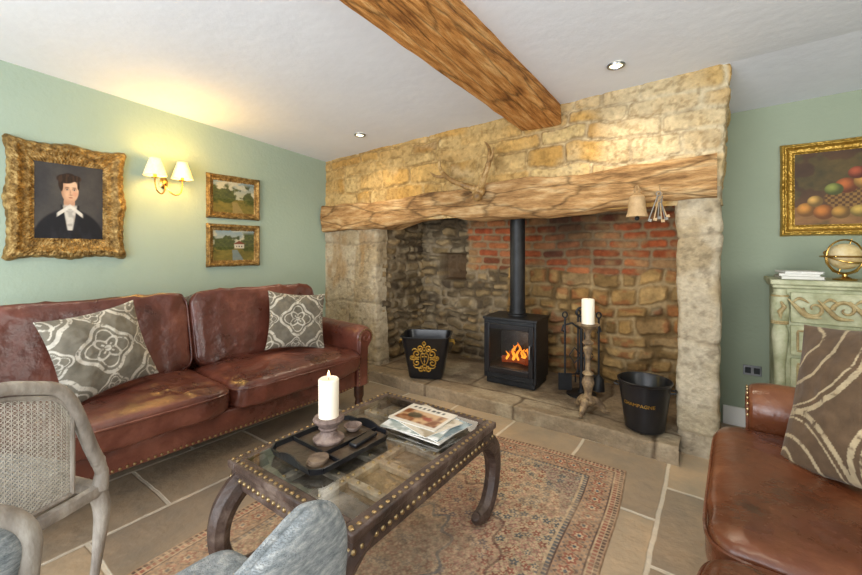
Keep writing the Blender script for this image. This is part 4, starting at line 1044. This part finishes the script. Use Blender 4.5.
t=thing('wall_switch','small steel double switch plate on the green wall','switch',M=wallM('R',.208,.40))
g=G();g.bx(-.050,.050,-.034,.034,0,.008);obj(g,'plate',M_steel,t,bevel=.002)
for sg in (-1,1):
    g=G();g.bx(sg*.024-.016,sg*.024+.016,-.020,.020,.008,.011);obj(g,'rocker',M_iron,t,bevel=.001)
# ------------------------------------------------------------ cane armchair
def interp(x,xs_,ys_): return float(np.interp(x,xs_,ys_))
def cane():
    t=thing('cane_armchair','limed grey wooden tub armchair with woven cane sides','chair',(-1.856,.078,0),math.radians(25))
    hw=.268
    def pl(s):
        a=pi*s;x=hw*math.copysign(abs(math.cos(a))**.42,math.cos(a)) if abs(math.cos(a))>1e-6 else 0;y=.27-.57*abs(math.sin(a))**.85
        return x,y
    def rz_(s):
        d=min(s,1-s);return interp(d,[0,.008,.018,.030,.044,.060,.12,.3,.5],[.50,.555,.64,.72,.775,.800,.835,.86,.88])
    SS=np.linspace(0,1,600);PL=np.array([pl(s) for s in SS]);dl=np.concatenate([[0],np.cumsum(np.hypot(*np.diff(PL,axis=0).T))])
    NN=161;S=np.interp(np.linspace(0,dl[-1],NN),dl,SS)
    top=[Vector((*pl(s),rz_(s))) for s in S]
    for _ in range(6): top=[top[0]]+[(top[i-1]+2*top[i]+top[i+1])/4 for i in range(1,NN-1)]+[top[-1]]
    bot=[Vector((*pl(s),.40)) for s in S]
    g=G()
    g.tube(top,.020,12);g.sph(top[0],(.020,.022,.021));g.sph(top[-1],(.020,.022,.021));obj(g,'top_rail',M_greyw,t)
    g=G();g.tube([p for p in bot],.024,8,flat=.8);g.tube([bot[0],Vector((0,.30,.40)),bot[-1]],.024,8);obj(g,'seat_rail',M_greyw,t)
    c0,c1=9,NN-9
    inn=[top[i]-(top[i]-bot[i]).normalized()*.030 for i in range(c0,c1)];inb=[bot[i]+Vector((0,0,.04)) for i in range(c0,c1)]
    g=G();g.tube(inn+inb[::-1],.008,8,closed=True);obj(g,'inner_moulding',M_greyw,t)
    for sx in (0,-1):
        tp=top[sx];bt=bot[sx]
        g=G();Q,RR=smooth([tp,tp+Vector((0,.010,-.035)),bt+Vector((0,.012,.05)),bt+Vector((0,.005,0))],[.020,.019,.021,.026]);g.tube(Q,RR,10);obj(g,'arm_support',M_greyw,t)
    for i in (58,102):
        g=G();g.tube([bot[i],top[i]],.014,8);obj(g,'back_post',M_greyw,t)
    bm=bmesh.new();n=len(inn);K=26;vv=[]
    L=[0]+list(accumulate((inb[i+1]-inb[i]).length for i in range(n-1)))
    nu=int(L[-1]/.0155)
    def at(A,d):
        for i in range(n-1):
            if L[i+1]>=d: f=(d-L[i])/(L[i+1]-L[i]);return A[i].lerp(A[i+1],f)
        return A[-1]
    for i in range(nu+1):
        a=at(inn,L[-1]*i/nu);b=at(inb,L[-1]*i/nu);vv.append([bm.verts.new(b.lerp(a,j/K)) for j in range(K+1)])
    for i in range(nu):
        for j in range(K): bm.faces.new((vv[i][j],vv[i+1][j],vv[i+1][j+1],vv[i][j+1]))
    bmesh.ops.poke(bm,faces=bm.faces[:])
    me=bpy.data.meshes.new('cane_panel');bm.to_mesh(me);bm.free();me.materials.append(M_cane)
    o=bpy.data.objects.new('cane_panel',me);put(o,t);w=o.modifiers.new('Wire','WIREFRAME');w.thickness=.0052;w.use_even_offset=False
    g=G();g.puff((0,.02,.455),(hw-.035,.26,.050),.4,.5,64,24,.003,crown=.2);obj(g,'seat_cushion',M_grey,t)
    for sx,y in ((1,.27),(-1,.27),(1,-.2),(-1,-.2)):
        x=sx*(hw-.015 if y>0 else .18)
        g=G();sy=1 if y>0 else -1
        Q,RR=smooth([(x,y,.41),(x+sx*.012,y+sy*.015,.33),(x+sx*.004,y+sy*.008,.18),(x-sx*.005,y,.06),(x+sx*.008,y+sy*.012,.014)],[.030,.026,.017,.012,.014]);g.tube(Q,RR,10);obj(g,'leg',M_greyw,t)
    return t
cane()
# ------------------------------------------------------------ upholstered chairs
def upch(loc,label,rz=0,hw=.16,z1=.78,wood=False):
    t=thing('upholstered_chair',label,'chair',loc,rz,group='grey upholstered chairs')
    z0=.44;rc=.10
    O=[]
    for a in np.linspace(0,pi/2,10): O.append((hw-rc+rc*math.cos(a),z1-rc+rc*math.sin(a)))
    for a in np.linspace(pi/2,pi,10): O.append((-hw+rc+rc*math.cos(a),z1-.055-rc*.75+rc*.75*math.sin(a)-.02*(a-pi/2)))
    O=[(hw-.01,z0)]+O+[(-hw+.01,z0)]
    g=G();n=len(O);cx_,cz_=0,.58
    def fn(u,v):
        i=int(u*n+.5)%n;p=O[i];a=pi*v
        s=math.sin(a)**.42 if 0<v<1 else 0;d=math.copysign(abs(math.cos(a))**.6,math.cos(a))*.036
        return (-d,cx_+(p[0]-cx_)*s,cz_+(p[1]-cz_)*s)
    g.grid(fn,n,28,True,False);obj(g,'back_rest',M_grey,t,angle=0,sub=1)
    if wood:
        g=G();g.tube([(.0,a*1.05,cz_+(b-cz_)*1.04) for a,b in O],.024,10);g.tube([(.026,a*.93,cz_+(b-cz_)*.90) for a,b in O],.008,8);obj(g,'back_frame',M_greyw,t)
    else:
        g=G();g.tube([(.0,a*.99,cz_+(b-cz_)*.99) for a,b in O],.006,8);obj(g,'piping',M_grey,t)
    g=G();g.puff((-.22,0,.43),(.20,.150,.045),.35,.3,64,20,.003,crown=.2);obj(g,'seat',M_grey,t)
    g=G();g.bx(-.41,.02,-.14,.14,.345,.385);obj(g,'seat_frame',M_greyw,t,bevel=.01)
    for x,y in ((-.38,-.12),(-.38,.12),(0,-.12),(0,.12)):
        g=G();g.tube([(x,y,.0),(x,y,.38)],[.014,.024],10);obj(g,'leg',M_greyw,t)
    for sg in (-1,1):
        g=G();g.tube([(.0,sg*.13,.38),(.0,sg*.145,.50)],.016,8);obj(g,'back_post',M_greyw,t)
    return t
upch((-.60,.375,.012),'grey linen upholstered chair with rounded back by coffee table',z1=.755)
upch((-1.25,.025,0.010),'grey linen upholstered chair with limed wood edge beside cane chair',pi,z1=.72,wood=True)
# ------------------------------------------------------------ lights
def area(loc,target,size,e,col=(1,1,1),sy=None):
    l=bpy.data.lights.new('window_or_fill_light','AREA');l.energy=e;l.size=size;l.color=col
    if sy:l.shape='RECTANGLE';l.size_y=sy
    o=bpy.data.objects.new('window_or_fill_light',l);COL.objects.link(o);o.location=loc
    o.rotation_euler=(Vector(target)-Vector(loc)).to_track_quat('-Z','Y').to_euler();return o
area((-1.2,-2.3,1.45),(-1.6,3,1.2),3.0,118,(.93,.96,1.0),1.7)
area((2.1,.4,1.45),(-2,1.6,1.1),2.4,76,(1,.98,.94),1.4)
area((-.8,-1.6,.5),(-1.2,1.2,2.5),2.4,56,(.90,.95,1.0),1.2)  # added upward fill that brightens the ceiling, not a window
def spot(loc,e,ang,col):
    l=bpy.data.lights.new('ceiling_spot','SPOT');l.energy=e;l.spot_size=ang;l.spot_blend=.8;l.color=col;l.shadow_soft_size=.04
    o=bpy.data.objects.new('ceiling_spot',l);COL.objects.link(o);o.location=loc
for x,y in [(-.469,2.50),(-2.54,2.46),(-.3,.9),(-2.3,.6)]: spot((x,y,H(x,y)-.04),20,math.radians(140),(1,.85,.62))  # first two sit at the downlight fittings, the other two have no fitting
def point(loc,e,col,r=.02):
    l=bpy.data.lights.new('bulb_or_fill_lamp','POINT');l.energy=e;l.color=col;l.shadow_soft_size=r
    o=bpy.data.objects.new('bulb_or_fill_lamp',l);COL.objects.link(o);o.location=loc
for sg in (-1,1): point((XL+.105,1.27+sg*.092,1.86),4.5,(1,.66,.20),.03)
point((XL+.34,1.30,1.84),11,(1,.58,.12),.12)  # added glow in front of the shades to tint the wall, no bulb here
point((-1.38,3.10,HZ+.30),.8,(1,.45,.12),.05)  # glow of the stove flames
point((-1.9,2.95,1.1),3.5,(1,.88,.7),.25)  # added fill for the left of the firebox, no lamp there
point((-.8,2.95,1.1),3.5,(1,.86,.66),.25)  # added fill for the right of the firebox, no lamp there
w=bpy.data.worlds.new('World');scene.world=w;w.use_nodes=True
w.node_tree.nodes['Background'].inputs[0].default_value=(.85,.93,1,1);w.node_tree.nodes['Background'].inputs[1].default_value=1.25
scene.view_settings.view_transform='Standard'
scene.view_settings.look='None'
